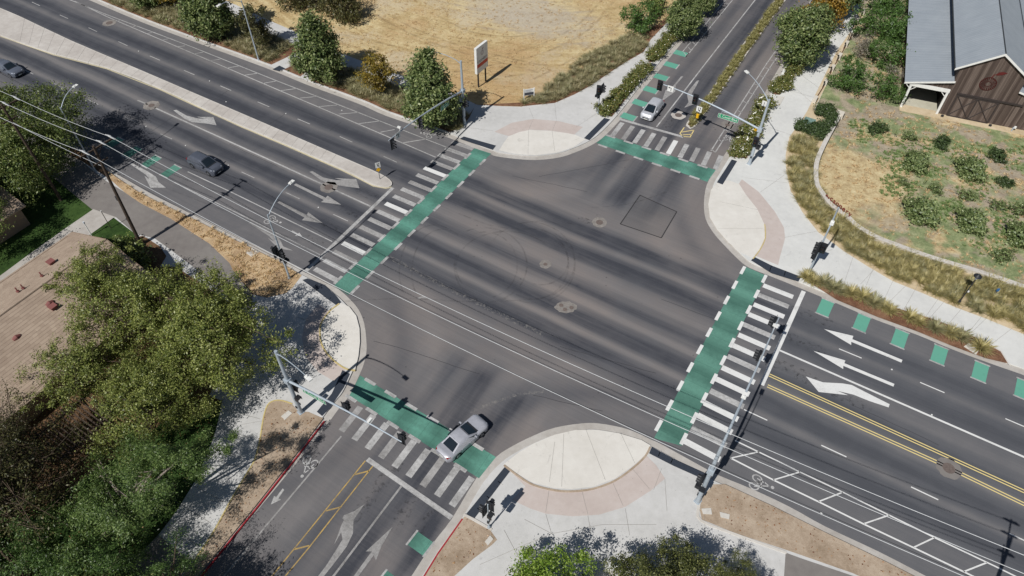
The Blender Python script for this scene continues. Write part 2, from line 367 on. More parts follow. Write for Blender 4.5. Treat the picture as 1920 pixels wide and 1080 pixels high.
# ================================================================== ground, road
mb=MB(); 
mb.poly([(-1500,-800,-.12),(1500,-800,-.12),(1500,2500,-.12),(-1500,2500,-.12)])
ground_o=tag(mb.build('ground',M['tan_soil']),kind='structure')
mb=MB()
cross=[AB(-260,-14),AB(-15,-14),P0-UB*80-NB*14,P0-UB*80+NB*14,AB(15,-14),AB(200,-14),AB(200,20),AB(15,20),P0+UB*260+NB*14,P0+UB*260-NB*14,AB(-15,20),AB(-260,20)]
mb.prism(cross,-.1,0,sides=False)
road=tag(mb.build('road',M['asphalt']),kind='structure')
L1=.006
def sheet(name,pts,mat,z,parent=None):
    m=MB(); m.prism(pts,z,z,sides=False); return m.build(name,mat,parent)
def strip_mb(m,pts,w,z):
    a=offset(pts,w/2); b=offset(pts,-w/2)
    for i in range(len(pts)-1):
        m.add([(b[i].x,b[i].y,z),(b[i+1].x,b[i+1].y,z),(a[i+1].x,a[i+1].y,z),(a[i].x,a[i].y,z)],[(0,1,2,3)])
def strip(name,pts,w,mat,z=L1,parent=road):
    m=MB(); strip_mb(m,pts,w,z); return m.build(name,mat,parent)
# ---- the four corners: concrete gutter apron, raised block, everything else lies on the block
KH=.13
TOPQ=[(167,0),(267,42),(377,83),(500,128),(573,158),(640,182.5),(683,199),(723,217),(800,243),(853,263),(905,284),(920,289),(930,293),(967,298),(1007,300),(1050,295),(1083,284),(1113,270),(1137,252),(1173,213),(1213,160),(1273,87),(1340,0)]
RIGHTQ=[(1545,14),(1463,123),(1417,208),(1393,240),(1365,280),(1340,320),(1325,347),(1320,380),(1323,410),(1338,437),(1361,463),(1386,488),(1405,502),(1440,516),(1497,539),(1567,568),(1643,600),(1720,628),(1780,653),(1847,678),(1913,701)]
BOTQ=[(1730,1077),(1647,1034),(1547,987),(1480,950),(1410,917),(1347,891),(1300,866),(1240,833),(1220,824),(1195,812),(1167,802),(1123,794),(1090,794),(1040,802),(1000,817),(960,837),(930,857),(893,897),(847,973),(813,1017),(773,1078)]
LEFTQ=[(340,1120),(377,1080),(480,960),(595,820),(637,764),(655,742),(673,705),(682,683),(687,660),(687,640),(683,607),(672,580),(654,559),(637,544),(622,533),(578,510),(523,482),(472,457),(440,441),(367,404),(300,372),(260,350),(228,331),(207,317),(185,302),(160,284),(60,230),(0,200)]
def block(pts_px,ext0,ext1,closing,inner=True):
    p=PX(pts_px); p=[p[0]+ext0]+p+[p[-1]+ext1]
    return p,closing
quads={}
for nm,px,e0,e1,cl,sgn in [('TOP',TOPQ,-UA*160,UB*200,[P0+UB*330-UA*330],1),('RIGHT',RIGHTQ,UB*200,UA*140,[P0+UA*250+UB*300],1),('BOT',BOTQ,UA*140,-UB*60,[P0+UA*190-UB*110],1),('LEFT',LEFTQ,-UB*60,-UA*160,[P0-UA*300-UB*110],1)]:
    p=PX(px); k0,k1=0,len(p)
    p=[p[0]+e0]+smooth_line(p,3)+[p[-1]+e1]
    quads[nm]=(p,cl)
    tag(sheet('gutter_pavement',p+cl,M['conc_g'],L1),kind='structure')
    q=offset(p,.72)
    m=MB(); m.prism(q+cl,-.05,KH); tag(m.build('pavement',M['conc_pale' if nm=='RIGHT' else 'conc']),kind='structure')
    quads[nm+'_in']=q
Z1=KH+.004; Z2=KH+.008; Z3=KH+.012; Z4=KH+.016
def area_sheet(name,px,mat,z,closed=True,kind='structure',extra=None):
    pts=PX(px,z)
    if extra: pts+=extra
    return tag(sheet(name,pts,M[mat],z),kind=kind)
def kerb_line(px,w=.15,z0=0.0,z1=KH+.02,mat='kerb',name='kerb',sm=True):
    p=PX(px,z1); p=smooth_line(p,3) if sm else p
    a=offset(p,w/2); b=offset(p,-w/2)
    m=MB(); m.prism(a+b[::-1],z0,z1); return tag(m.build(name,M[mat]),kind='structure')
FAR=lambda s,t: AB(s,t,0)
# TOP corner: soil behind kerb, field, pavement
inn=quads['TOP_in']
field_px=[(1281,-8),(1262,20),(1235,45),(1195,65),(1160,85),(1110,110),(1075,140),(1040,165),(1015,184),(978,200),(940,199),(893,196),(845,172),(742,138),(640,100),(560,62),(500,36),(400,-10)]
area_sheet('field_ground',field_px,'field',Z1,extra=[FAR(-170,42),P0+UB*300-UA*200,P0+UB*300-UA*8])
# planting strip left of the corner between kerb and footpath
ps=offset(inn,.18); k0=min(range(len(ps)),key=lambda i:(ps[i].xy-G(862,258).xy).length)
strip_pts=ps[0:k0]
back=PX([(868,238),(880,222),(893,196),(845,188),(742,158),(640,118),(560,84),(500,58),(440,30),(380,4)])
tag(sheet('soil_ground',strip_pts+back+[AB(-170,23)],M['soil'],Z2),kind='structure')
area_sheet('soil_ground',[(893,196.5),(940,198.5),(977,199.5),(1040,193),(1077,177),(1103,163),(1133,143),(1167,120),(1207,97),(1220,74),(1250,43),(1283,2),(1262,20),(1235,45),(1195,65),(1160,85),(1110,110),(1075,140),(1040,165),(1015,184),(978,192)],'soil',Z3)
# footpath pieces on the far side of the strip
area_sheet('footpath',[(893,196),(845,172),(742,138),(640,100),(560,62),(500,36),(440,8),(424,22),(490,56),(560,87),(640,121),(742,160),(840,192),(880,215)],'conc',Z3,extra=None)
area_sheet('footpath',[(503,124),(526,133),(575,110),(590,95),(570,92)],'conc',Z3)
area_sheet('footpath',[(560,146),(580,152),(606,130),(590,122)],'conc',Z3)
# rose strips along the cross street
RS1=[(1127,213),(1147,219),(1178,180),(1214,134),(1206,130),(1182,145),(1140,196)]
RS2=[(1216,118),(1236,111),(1273,62),(1300,28),(1290,22),(1256,62),(1222,108)]
RS3=[(1372,294),(1400,297),(1414,270),(1425,240),(1440,205),(1441,185),(1428,190),(1405,232),(1383,268)]
RS4=[(1447,176),(1462,178),(1480,150),(1492,135),(1508,112),(1530,80),(1560,40),(1545,36),(1515,78),(1490,118),(1462,150)]
for l in (RS1,RS2,RS3,RS4): area_sheet('soil_ground',l,'soil',Z2)
# corner ramps: cream lens, pink band, tactile tiles
def lens(px,mat,name,z): 
    p=smooth_line(PX(px+[px[0]],z),3)[:-1]; return tag(sheet(name,p,M[mat],z),kind='structure')
TOP_PINK=[(927,247),(960,230),(1000,223),(1047,227),(1093,238),(1077,252),(1033,245),(993,243),(953,255)]
area_sheet('band_pavement',TOP_PINK,'pink',Z2)
area_sheet('corner_pavement',[(936,282),(943,270),(953,256),(972,248),(993,243.5),(1033,245.5),(1060,249),(1078,252.5),(1098,261),(1075,276),(1045,286),(1005,291),(968,289)],'cream',Z3)
area_sheet('band_pavement',[(1391,336),(1423,360),(1453,397),(1470,427),(1472,447),(1462,483),(1459,497),(1415,479),(1428,452),(1431,427),(1417,403),(1393,373),(1378,356)],'pink',Z2)
RIGHT_CREAM=[(1386,345),(1398,364),(1420,392),(1433,420),(1434,446),(1424,468),(1411,483),(1390,474),(1366,455),(1345,431),(1331,408),(1328,383),(1333,356),(1345,342),(1366,338)]
area_sheet('corner_pavement',RIGHT_CREAM,'cream',Z3)
BOT_CREAM=[(945,870),(973,848),(1000,832),(1040,815),(1080,806),(1120,806),(1160,812),(1203,825),(1220,835),(1210,853),(1187,873),(1153,897),(1113,912),(1073,917),(1040,915),(1000,905),(973,890)]
BOT_PINK=[(948,874),(973,893),(1000,908),(1040,918),(1073,920),(1113,915),(1153,900),(1187,876),(1212,854),(1230,872),(1247,897),(1220,920),(1173,950),(1123,965),(1073,968),(1023,963),(993,953),(960,937),(985,912)]
area_sheet('band_pavement',BOT_PINK,'pink',Z2); area_sheet('corner_pavement',BOT_CREAM,'cream',Z3)
LEFT_CREAM=[(618,584),(640,568),(655,575),(668,592),(674,615),(675,640),(672,668),(666,693),(650,692),(625,675),(606,652),(600,630),(602,606)]
area_sheet('corner_pavement',LEFT_CREAM,'cream',Z3)
area_sheet('band_pavement',[(596,570),(618,583),(602,606),(600,630),(606,652),(625,675),(648,692),(628,716),(596,697),(572,668),(566,632),(574,598)],'pink',Z2)
kerb_line([(945,872),(973,893),(1000,909),(1040,919),(1073,921),(1113,916),(1153,901),(1187,877),(1210,855),(1219,838)],.16,KH-.05,KH+.05,'tan_soil','apron_kerb')
kerb_line([(666,694),(648,691),(625,675),(606,652),(600,630),(602,606),(618,583),(636,569)],.14,KH-.05,KH+.05,'kerb_yel','apron_kerb')
kerb_line([(1412,485),(1425,468),(1435,446),(1434,420)],.1,KH-.05,KH+.04,'kerb_yel','apron_kerb')
TACT=[[(870,256),(930,273),(924,281),(862,260)],[(1133,221),(1144,224),(1105,263),(1095,259)],[(1372,299),(1382,302),(1355,346),(1344,342)],[(1415,482),(1447,498),(1502,519),(1497,528),(1446,512),(1408,488)],[(946,876),(956,884),(888,974),(873,965)],[(1222,838),(1270,864),(1327,890),(1320,899),(1262,873),(1217,850)],[(577,522),(607,534),(630,554),(640,567),(630,572),(613,560),(591,543),(567,525)],[(642,694),(656,701),(645,726),(618,766),(604,780),(594,772),(622,738)],[(511,130),(524,123),(536,129),(523,133)],[(1213,126),(1222,118),(1232,121),(1220,135)]]
for q in TACT:
    m=MB(); zz=Z3+.004
    pts=PX(q,zz); m.prism(pts,zz-.003,zz+.012); o=tag(m.build('tactile_pavement',M['tactile']),kind='structure')
# tile seams
for a,b in [((934,904),(942,911)),((913,932),(921,939)),((895,954),(903,961)),((1446,499),(1442,511)),((1473,508),(1469,519)),((1238,847),(1234,857)),((1262,860),(1257,870))]:
    tag(strip('seam_pavement',PX([a,b],0),.06,M['lidc'],Z4+.012,None),kind='structure')
# pavement joints
JT=[((1040,830),(1030,905)),((1057,815),(1053,914)),((1098,806),(1135,902)),((1163,813),(1190,870)),((1030,916),(1023,962)),((1090,918),(1102,966)),((1148,905),(1168,950)),((1185,880),(1217,918)),((1240,880),(1225,920)),((1023,965),(1034,1002)),((1034,1002),(1130,985)),((1130,985),(1230,985)),((1102,968),(1108,1003)),((1172,955),(1180,1005)),((1246,900),(1250,960)),((945,995),(985,1070)),((983,975),(1034,1002)),((900,1060),(983,1023)),((983,1023),(1034,1002)),((1320,960),(1322,1010)),
    ((1000,225),(992,243)),((1043,228),(1036,246)),((992,204),(1000,223)),((1040,196),(1043,226)),((1140,200),(1080,240)),((1180,145),(1215,150)),((990,290),(991,245)),((1040,285),(1035,247)),((870,240),(925,247)),
    ((1425,362),(1470,330)),((1470,447),(1532,435)),((1350,380),(1420,395)),((1345,430),(1430,430)),((1560,470),(1520,480)),((1640,505),(1612,535)),((1700,535),(1668,566)),((1770,566),(1742,598)),((1840,594),(1815,625)),((1395,335),(1480,345)),((1440,240),(1483,255)),((1478,170),(1527,185)),((1520,110),(1560,118)),
    ((520,690),(598,700)),((555,595),(600,610)),((560,650),(604,655)),((440,800),(497,790)),((420,870),(470,880)),((395,940),(450,945))]
m=MB()
for a,b in JT: strip_mb(m,PX([a,b]),.022,0)
for i,v in enumerate(m.v): m.v[i]=(v[0],v[1],Z4+.003)
tag(m.build('jointed_pavement',M['joint']),kind='structure')
# BOTTOM corner soils and path
area_sheet('soil_ground',[(1360,908),(1447,948),(1547,998),(1663,1054),(1720,1083),(1900,1180),(1740,1140),(1600,1075),(1480,1033),(1380,1000),(1316,974),(1311,952),(1318,928),(1335,908)],'tan_soil',Z2)
kerb_line([(1336,908),(1318,928),(1310,952),(1315,976),(1380,1002),(1475,1036)],.2,KH,KH+.05,'kerb')
area_sheet('asphalt_path',[(1473,1036),(1500,1046),(1600,1080),(1740,1146),(1900,1220),(1700,1300),(1462,1200)],'path',Z1)
area_sheet('soil_ground',[(871,968),(920,995),(932,1012),(922,1022),(887,1048),(853,1079),(800,1140),(745,1140),(795,1078)],'tan_soil',Z2)
kerb_line([(869,964),(895,977),(922,993)],.18,KH,KH+.06,'kerb',sm=False)
def red_kerb(px):
    p=PX(px,KH); a=offset(p,.12); m=MB(); m.prism(p+a[::-1],.02,KH+.02); return tag(m.build('red_kerb',M['kerb_red']),kind='structure')
red_kerb([(866,972),(820,1037),(795,1078),(760,1130)])
# LEFT corner
area_sheet('soil_ground',[(527,751),(547,757),(560,772),(578,772),(606,784),(560,845),(480,947),(367,1085),(330,1130),(300,1130),(363,1053),(400,997),(433,937),(467,880),(477,860),(487,825),(493,787),(500,760),(512,752)],'tan_soil',Z2)
red_kerb([(340,1125),(369,1092),(482,953),(563,850),(609,790)])
kerb_line([(363,1053),(400,997),(433,937),(467,880),(478,860),(487,825),(493,787),(501,760),(514,751),(530,751),(548,757)],.12,KH,KH+.03,'kerb_yel','bed_kerb')
# lawns / litter left of the footpath
area_sheet('lawn_ground',[(417,750),(409,790),(400,822),(380,870),(367,900),(330,960),(297,1003),(240,1100),(150,1300),(-300,1300),(-300,1080),(40,985),(150,900),(260,830),(330,770)],'lawn',Z2)
area_sheet('soil_ground',[(417,752),(392,742),(420,690),(470,640),(480,600),(420,560),(330,500),(262,500),(240,450),(150,520),(-100,720),(-300,900),(-300,1090),(40,990),(150,905),(260,835),(330,775)],'dark_soil',Z1)
area_sheet('driveway_road',[(297,1003),(360,1053),(330,1092),(240,1200),(100,1300),(200,1100)],'path',Z3)
PATHP=[(233,360),(262,380),(320,410),(393,457),(430,493),(437,507),(475,550),(470,580),(430,560),(400,535),(362,500),(322,470),(290,447),(253,438),(217,407),(173,393),(133,360),(60,300),(0,262),(0,240),(60,255),(150,300),(200,340)]
area_sheet('asphalt_path',PATHP,'path',Z2)
area_sheet('soil_ground',[(203,321),(225,337),(255,357),(297,379),(364,411),(437,448),(470,464),(520,489),(566,516),(548,540),(535,550),(500,558),(473,552),(437,507),(430,493),(393,457),(320,410),(262,380),(233,360),(205,335)],'straw',Z2)
area_sheet('soil_ground',[(0,205),(60,236),(160,290),(203,321),(205,335),(150,300),(60,255),(0,240)],'dark_soil',Z2)
area_sheet('lawn_ground',[(0,262),(60,300),(133,360),(175,392),(117,432),(50,480),(0,517),(-200,640),(-300,500),(-200,300)],'lawn',Z1)
area_sheet('footpath',[(175,392),(217,407),(163,444),(80,520),(-60,640),(-200,720),(-200,660),(0,517),(60,473),(117,432)],'conc_g',Z3)
area_sheet('lawn_ground',[(213,408),(253,438),(268,450),(255,470),(230,490),(200,470),(163,444)],'lawn',Z3)
area_sheet('soil_ground',[(253,445),(268,442),(300,462),(312,480),(300,500),(262,500),(240,480)],'dark_soil',Z3+.004)
# RIGHT corner beds, orchard, wall bed
ORCH=[(1577,213),(1568,231),(1551,262),(1537,294),(1532,315),(1534,344),(1546,363),(1561,383),(1590,404),(1611,423),(1640,440),(1671,455),(1747,482),(1827,506),(1930,538),(2100,590),(2600,600),(2600,-60),(1640,-60),(1600,50),(1572,110),(1528,205),(1560,212)]
area_sheet('orchard_floor',ORCH,'orchard',Z1)
area_sheet('soil_ground',[(1480,257),(1473,290),(1474,320),(1483,360),(1487,364),(1504,397),(1534,435),(1581,470),(1628,500),(1674,527),(1731,550),(1794,577),(1848,597),(1930,631),(2100,700),(2100,585),(1930,536),(1827,504),(1747,480),(1671,453),(1640,438),(1609,422),(1588,403),(1559,381),(1545,362),(1533,344),(1531,315),(1536,294),(1550,262),(1567,231),(1572,216),(1520,205),(1512,212)],'pale_soil',Z2)
area_sheet('soil_ground',[(1502,520),(1520,516),(1563,529),(1600,540),(1640,560),(1680,577),(1747,597),(1813,622),(1877,657),(1893,682),(1850,672),(1784,648),(1722,622),(1645,594),(1569,562)],'soil',Z2)
kerb_line([(1893,684),(1877,658),(1813,623)],.12,KH,KH+.03,'kerb',sm=False)
area_sheet('soil_ground',[(1627,2),(1601,50),(1568,97),(1514,207),(1500,230),(1524,212),(1534,190),(1573,112),(1606,54),(1634,2)],'pale_soil',Z3)
# medians
def median(px,mat,name,rim,h=.14):
    p=PX(px); p=smooth_line(p+[p[0]],2)[:-1]
    if area(p)<0: p=p[::-1]
    m=MB(); m.prism(p,-.02,h); o=tag(m.build(name,M['kerb']),kind='structure')
    c=offset(p+[p[0]],rim)[:-1]
    sheet('median_top' if mat=='median' else 'median_bed',c,M[mat],h+.004,o); return o
MED1=[(-60,-12),(0,16),(38,32),(133,77),(253,128),(367,177),(500,234),(640,295),(700,321),(724,333),(735,343),(733,350),(723,352),(700,348),(673,334),(640,318),(533,271),(450,236),(367,198),(300,167),(200,128),(100,102),(0,67),(-60,42)]
med1=median(MED1,'median','median_kerb',.14)
p=PX([(735,351),(723,353),(700,349),(673,335),(640,319),(533,272),(450,237),(367,199),(300,168),(200,129),(100,103),(0,68)])
m=MB(); strip_mb(m,p,.17,L1); m.build('yellow_edge_line',M['p_yelo'],road)
MED2=[(1295,242),(1288,237),(1287,233),(1300,214),(1327,180),(1368,119),(1420,46),(1453,0),(1500,-66),(1521,-66),(1474,0),(1440,46),(1388,120),(1340,190),(1313,225),(1305,237)]
med2=median(MED2,'soil','planted_median_kerb',.2)
# ================================================================== markings (children of the road)
def lerp(a,b,f): return a+(b-a)*f
def bars(name,a0,a1,b0,b1,n,w,mat,skip=()):
    A0,A1,B0,B1=G(*a0),G(*a1),G(*b0),G(*b1)
    for i in range(n):
        if i in skip: continue
        f=i/(n-1); p,q=A0.lerp(B0,f),A1.lerp(B1,f)
        strip(name,[p,q],w,mat,L1*2)
for k,(a0,a1,b0,b1,n) in enumerate([((848,266),(887,280),(590,504),(632,526),18),((1431,535),(1487,557),(1284,827),(1350,862),15),((1167,230),(1148,255),(1352,292),(1341,317),10),((676,763),(640,808.5),(885,895),(847,948.5),9)]):
    A0,A1,B0,B1=G(*a0),G(*a1),G(*b0),G(*b1)
    for i in range(n):
        f=i/(n-1); mm=M['p_new'] if (k==1 and i%3!=1) or (k==0 and i%5==4) or (k==2 and i==5) else (M['p_white'] if (i*7+k)%3 else M['p_old'])
        strip('crosswalk_bar',[A0.lerp(B0,f),A1.lerp(B1,f)],.6,mm,L1*2)
for a0,b0,n in [((905,304),(666,543),11),((877,292.5),(634,525),11),((1392.7,506.7),(1235,798),10),((1433,523),(1282,823),10),((1130,274),(1302,333),6),((1145,256),(1317,312),6),((694,716),(895,837),6),((658,747),(863,877),6)]:
    A0,B0=G(*a0),G(*b0); d=(B0-A0).normalized()
    for i in range(n):
        c=A0.lerp(B0,i/(n-1)); strip('crosswalk_tick',[c-d*.62,c+d*.62],.32,M['p_new'] if (1200<a0[0]) and a0[1]>400 else M['p_white'],L1*3)
for q,nm in [([(890,278),(921,288),(653,553),(626,536)],0),([(1395,499),(1437,517),(1278,836),(1226,822)],1),([(1137,253),(1342,319),(1326,341),(1118,268)],2),([(675,704),(930,857),(898,897),(655,742)],3)]:
    sheet('green_crossing',PX(q),M['p_green2' if nm in(1,) else 'p_green'],L1*1.3,road)
# stop lines
for a,b,mt in [((737,352),(571,511),'p_white'),((1507,546),(1428,722),'p_new'),((1161,223),(1281,257),'p_white'),((689,861),(847,971),'p_white')]:
    strip('stop_line',PX([a,b]),.42,M[mt],L1*2)
def line(name,px,w=.13,mat='p_white',z=L1*2): return strip(name,PX(px),w,M[mat],z)
# left arm
line('lane_line',[(290,202),(450,274.5),(695,387)],.2); line('lane_line',[(258,188),(277,196)],.2,'p_old')
line('lane_line',[(352,322),(433,360),(623,453)],.13); line('lane_line',[(327,342),(440,397),(600,478)],.13)
line('buffer_line',[(127,-2),(200,27.5),(360,88),(520,152),(640,198.5),(838,276.5)],.14); line('buffer_line',[(140,2),(200,31),(360,99.5),(520,168),(640,219),(817,295)],.14)
for a,b in [((220,40),(225,37.5)),((249,50.5),(256,48)),((276,63),(285,61)),((305,75),(316,72.5)),((334,87.5),(347,86)),((364,101),(381,98)),((393,114),(413,111)),((426,127.5),(447.5,124)),((459,141),(483,137.5)),((493,156.5),(518,152)),((527,170),(556,166)),((563,184),(593,181)),((598,200),(632,197)),((635,214),(672,211)),((672,232),(712,227)),((713,248),(740,243)),((755,268),(798,261))]:
    line('buffer_hatch',[a,b],.12)
def dashes(pts,ln=2.13,w=.11,mat='p_white',name='lane_dash'):
    P=PX(pts)
    for i,p in enumerate(P):
        d=(P[i+1]-p if i<len(P)-1 else p-P[i-1]).normalized(); strip(name,[p,p+d*ln],w,M[mat],L1*2)
dashes([(9,-18),(60,4),(112,28),(166,52),(222,78),(281,105),(345,132),(413,161),(483,191),(558,223),(637,256),(719,293)])
dashes([(45,131),(101.7,156.7),(165,187),(231,217.5),(301,251),(375,285),(453,322.5),(536,361),(625,402)])
# right arm
for k in (0,1):
    o=[(1442,703),(1920,921.5),(2150,1026)] if k==0 else [(1439,723.5),(1760,868),(1920,945.5),(2150,1056)]
    for d in(-.13,.13):
        p=offset(PX(o),d); strip('yellow_line',p,.1,M['p_yelp'],L1*2)
line('lane_line',[(1462,657),(1920,857),(2150,958)],.2,'p_new')
dashes([(1573,654),(1725,717),(1885,785)],2.1,.11,'p_new'); dashes([(1395,768),(1540,835),(1708,913),(1892,1000)],2.1,.11,'p_new')
line('buffer_line',[(1378,826),(1500,885),(1580,923),(1667,966),(1752,1008),(1866,1062),(1980,1118)],.12,'p_new'); line('buffer_line',[(1370,859),(1450,900),(1535,941),(1620,983),(1713,1027),(1813,1075),(1900,1118)],.14,'p_new')
for a,b in [((1370,859),(1424,847)),((1450,900),(1500,885)),((1535,940.5),(1580,923)),((1620,982),(1667,966)),((1714,1026),(1752,1008)),((1807,1072),(1850,1055))]: line('buffer_hatch',[a,b],.11,'p_new')
# cross street, far arm
line('lane_line',[(1422,-8),(1322,120),(1231,238)],.17)
line('buffer_line',[(1367,-8),(1280,97)],.14); line('buffer_line',[(1380,-8),(1285,108)],.14)
for i in range(12):
    f=i/11; a=G(1282,98).lerp(G(1362,-2),f); b=G(1287,105).lerp(G(1374,-2),f); strip('buffer_hatch',[a,b],.1,M['p_white'],L1*2)
line('buffer_line',[(1527,-8),(1437,120),(1333,283)],.14); line('buffer_line',[(1541,-8),(1448,120),(1341,286)],.14)
for i in range(17):
    f=i/16; a=G(1333,279).lerp(G(1498,33),f); b=G(1341,286).lerp(G(1512,33),f); strip('buffer_hatch',[a,b],.1,M['p_white'],L1*2)
line('island_outline',[(1283,239),(1275,250),(1280,256),(1294,257),(1301,244)],.12,'p_yelp'); line('island_outline',[(1277,248),(1301,244)],.12,'p_yelp'); line('island_outline',[(1280,253),(1297,252)],.12,'p_yelp')
# cross street, near arm
line('lane_line',[(640,818),(530,949),(420,1080),(370,1140)],.14,'p_old'); line('lane_line',[(753,911),(640,1061),(590,1126)],.17,'p_old')
line('yellow_line',[(685,864),(512,1078),(470,1130)],.1,'p_yel'); line('yellow_line',[(699,874),(580,1026),(537,1078),(495,1130)],.1,'p_yel')
for a,b in [((665,890),(692,883)),((611,958),(638,951)),((552,1030),(580,1023))]: line('buffer_hatch',[a,b],.12,'p_yel')
# green bike patches with white end bars
def patches(c0,c1,n,across,along,mat,side=1,bars_=True,dirv=None):
    A,B=G(*c0),G(*c1); d=(B-A).normalized() if n>1 else dirv; e=Vector((-d.y,d.x,0))
    for i in range(n):
        c=A.lerp(B,i/(n-1)) if n>1 else A
        q=[c+d*(sx*along/2)+e*(sy*across/2) for sx,sy in((-1,-1),(1,-1),(1,1),(-1,1))]
        sheet('green_patch',q,M[mat],L1*1.4,road)
        for sy in(-1,1): strip('patch_bar',[c+e*(sy*(across/2-.05))-d*(along/2+.08),c+e*(sy*(across/2-.05))+d*(along/2+.08)],.16,M['p_white'],L1*2)
patches((1547,577),(1918,730),6,2.35,1.2,'p_green3')
patches((213,268),(320,321),4,2.3,1.2,'p_green')
patches((1178,219),(1276,100),6,2.1,1.25,'p_green3')
patches((788,1019),(730,1094),2,1.75,1.25,'p_green')
# arrows
def poly(name,px,mat='p_white',z=L1*2):
    return sheet(name,PX(px),M[mat],z,road)
poly('straight_arrow',[(1545,617),(1600,630),(1598,636),(1692,675),(1690,680),(1596,641),(1596,647)],'p_new')
poly('straight_arrow',[(1525,658),(1585,676),(1583,681),(1677,720),(1675,725),(1581,686),(1581,692)],'p_new')
poly('turn_arrow',[(1511,706),(1543,717),(1580,719),(1597,722),(1640,744),(1668,758),(1666,764),(1630,752),(1600,740),(1570,733),(1590,741),(1535,735)],'p_new')
poly('straight_arrow',[(605,418.5),(578,398),(575,403),(524,377),(520,380),(571,408),(566,413)],'p_old')
poly('straight_arrow',[(640,384),(614,367),(611,371),(555,344),(551,347),(607,375),(602,379)],'p_old')
poly('turn_arrow',[(325,207),(331,206),(350,217),(370,222),(385,223),(368,219),(400,219.5),(406,235),(388,232),(360,229),(345,222)],'p_white')
poly('turn_arrow',[(580,322),(586,321),(606,333),(630,338),(643,338),(627,334),(668,336),(674,353),(650,350),(618,345),(602,338)],'p_old')
poly('turn_arrow',[(240,305),(246,305),(278,322),(293,332),(297,341),(311,352),(282,352),(271,330),(280,336),(274,328)],'p_white')
poly('turn_arrow',[(466,418),(470,416),(505,433),(518,440),(527,453),(531,462),(550,470),(522,466),(502,446),(514,453),(505,443)],'p_old')
poly('turn_arrow',[(684,945),(663,959),(645,966),(642,972),(645,975),(640,985),(631,1010),(626,1022),(640,998),(642,1012),(631,1030),(612,1060),(596,1081),(607,1081),(630,1052),(650,1025),(662,1000),(663,975)],'p_old')
poly('straight_arrow',[(736,988),(686,1034),(697,1034),(662,1082),(671,1082),(701,1041),(705,1051),(715,1025)],'p_old')
poly('turn_arrow',[(1311,151),(1304,164),(1297,176),(1303,190),(1299,194),(1306,194),(1283,202),(1291,192),(1288,176),(1293,168),(1307,151)],'p_old')
poly('straight_arrow',[(1277,143),(1281,143.5),(1267,160),(1266,172),(1241,190),(1248,169),(1259,165)],'p_old')
poly('bike_arrow',[(566.5,443),(561,436),(559,438.5),(548,432),(546,434.5),(556.5,440.5),(553,442)],'p_white')
poly('bike_arrow',[(508,946),(514,930),(518,932),(530,916),(533,918.5),(522,934.5),(527,937)],'p_white')
# bicycle symbols: two wheels, frame and rider
def ring_mb(m,c,ax,ay,r,w,z,n=18):
    for k in range(n):
        a=2*math.pi*k/n; b=2*math.pi*(k+1)/n
        f=lambda t,rr:(c+ax*(math.cos(t)*rr)+ay*(math.sin(t)*rr)); q=[f(a,r),f(b,r),f(b,r-w),f(a,r-w)]
        m.add([(v.x,v.y,z) for v in q],[(0,3,2,1)])
def bike(px,fwd,s=1.0,mat='p_white'):
    c=G(*px); x=Vector(fwd).normalized(); y=Vector((-x.y,x.x,0)); m=MB(); z=L1*2
    for sy in(-1,1): ring_mb(m,c-x*.35*s+y*(sy*.42*s),x*1.25,y,.36*s,.1*s,z)
    pts=[((-.35,-.42),(.15,-.2)),((.15,-.2),(.1,.3)),((-.35,.42),(.25,.35)),((.15,-.2),(-.3,.05)),((-.3,.05),(.1,.3)),((.3,.0),(.75,.25)),((.75,.25),(.35,.4)),((.3,0),(.15,-.2))]
    for a,b in pts: strip_mb(m,[c+x*a[0]*s+y*a[1]*s,c+x*b[0]*s+y*b[1]*s],.1*s,z)
    ring_mb(m,c+x*1.05*s+y*.3*s,x,y,.15*s,.149*s,z,10)
    return m.build('bike_symbol',M[mat],road)
bike((510,414),UA,.95); bike((1424,908),UA,.95,'p_white'); bike((804,252),-UA,.95); bike((577,872),-UB,.95,'p_white'); bike((1368,259),UB,.9)
# ---- wear with a shape of its own: tyre rings, saw-cut patch, scuffs
def arc_px(c,rx,ry,a0,a1,rot=0,n=40):
    out=[]
    for i in range(n+1):
        a=R(a0+(a1-a0)*i/n); x,y=rx*math.cos(a),ry*math.sin(a); r=R(rot); out.append((c[0]+x*math.cos(r)-y*math.sin(r),c[1]+x*math.sin(r)+y*math.cos(r)))
    return out
for k,a in enumerate([((908,497),62,62,-110,75),((908,497),80,70,-120,80),((920,500),68,66,60,200),((1000,495),66,66,-100,120),((1000,498),78,70,-60,110),((990,490),88,74,-85,60),((830,510),58,80,150,300),((815,510),66,88,150,290),((1015,490),50,44,-60,110),((950,500),95,66,150,330),((1010,470),90,55,200,300)]):
    strip('tyre_mark',PX(arc_px(*a)),.17,M['tyre_mark'],L1*1.5,road)
for l in [[(640,565),(760,560),(900,566),(1010,560)],[(1100,390),(1180,382),(1250,360)],[(300,348),(420,395),(560,452)],[(1480,880),(1560,925),(1700,985)],[(860,400),(930,425),(1020,430)],[(1062,417),(1090,425)]]: strip('tyre_mark',smooth_line(PX(l),6),.16,M['tyre_mark'],L1*1.5,road)
sq=[(1200,366),(1269,397),(1240,446),(1163,420)]
sheet('road_patch',PX(sq),M['patch'],L1*.7,road)
m=MB()
for i in range(4): strip_mb(m,PX([sq[i],sq[(i+1)%4]]),.12,L1*.9)
m.build('road_seam',plain('tar_seam',(58,57,58),.7),road)
m=MB()
for l in [[(1232,248),(1340,125),(1400,40)],[(1310,257),(1392,142),(1470,25)],[(440,447),(520,487),(590,520)]]: strip_mb(m,PX(l),.06,L1*.9)
m.build('road_seam',M['patch'],road)
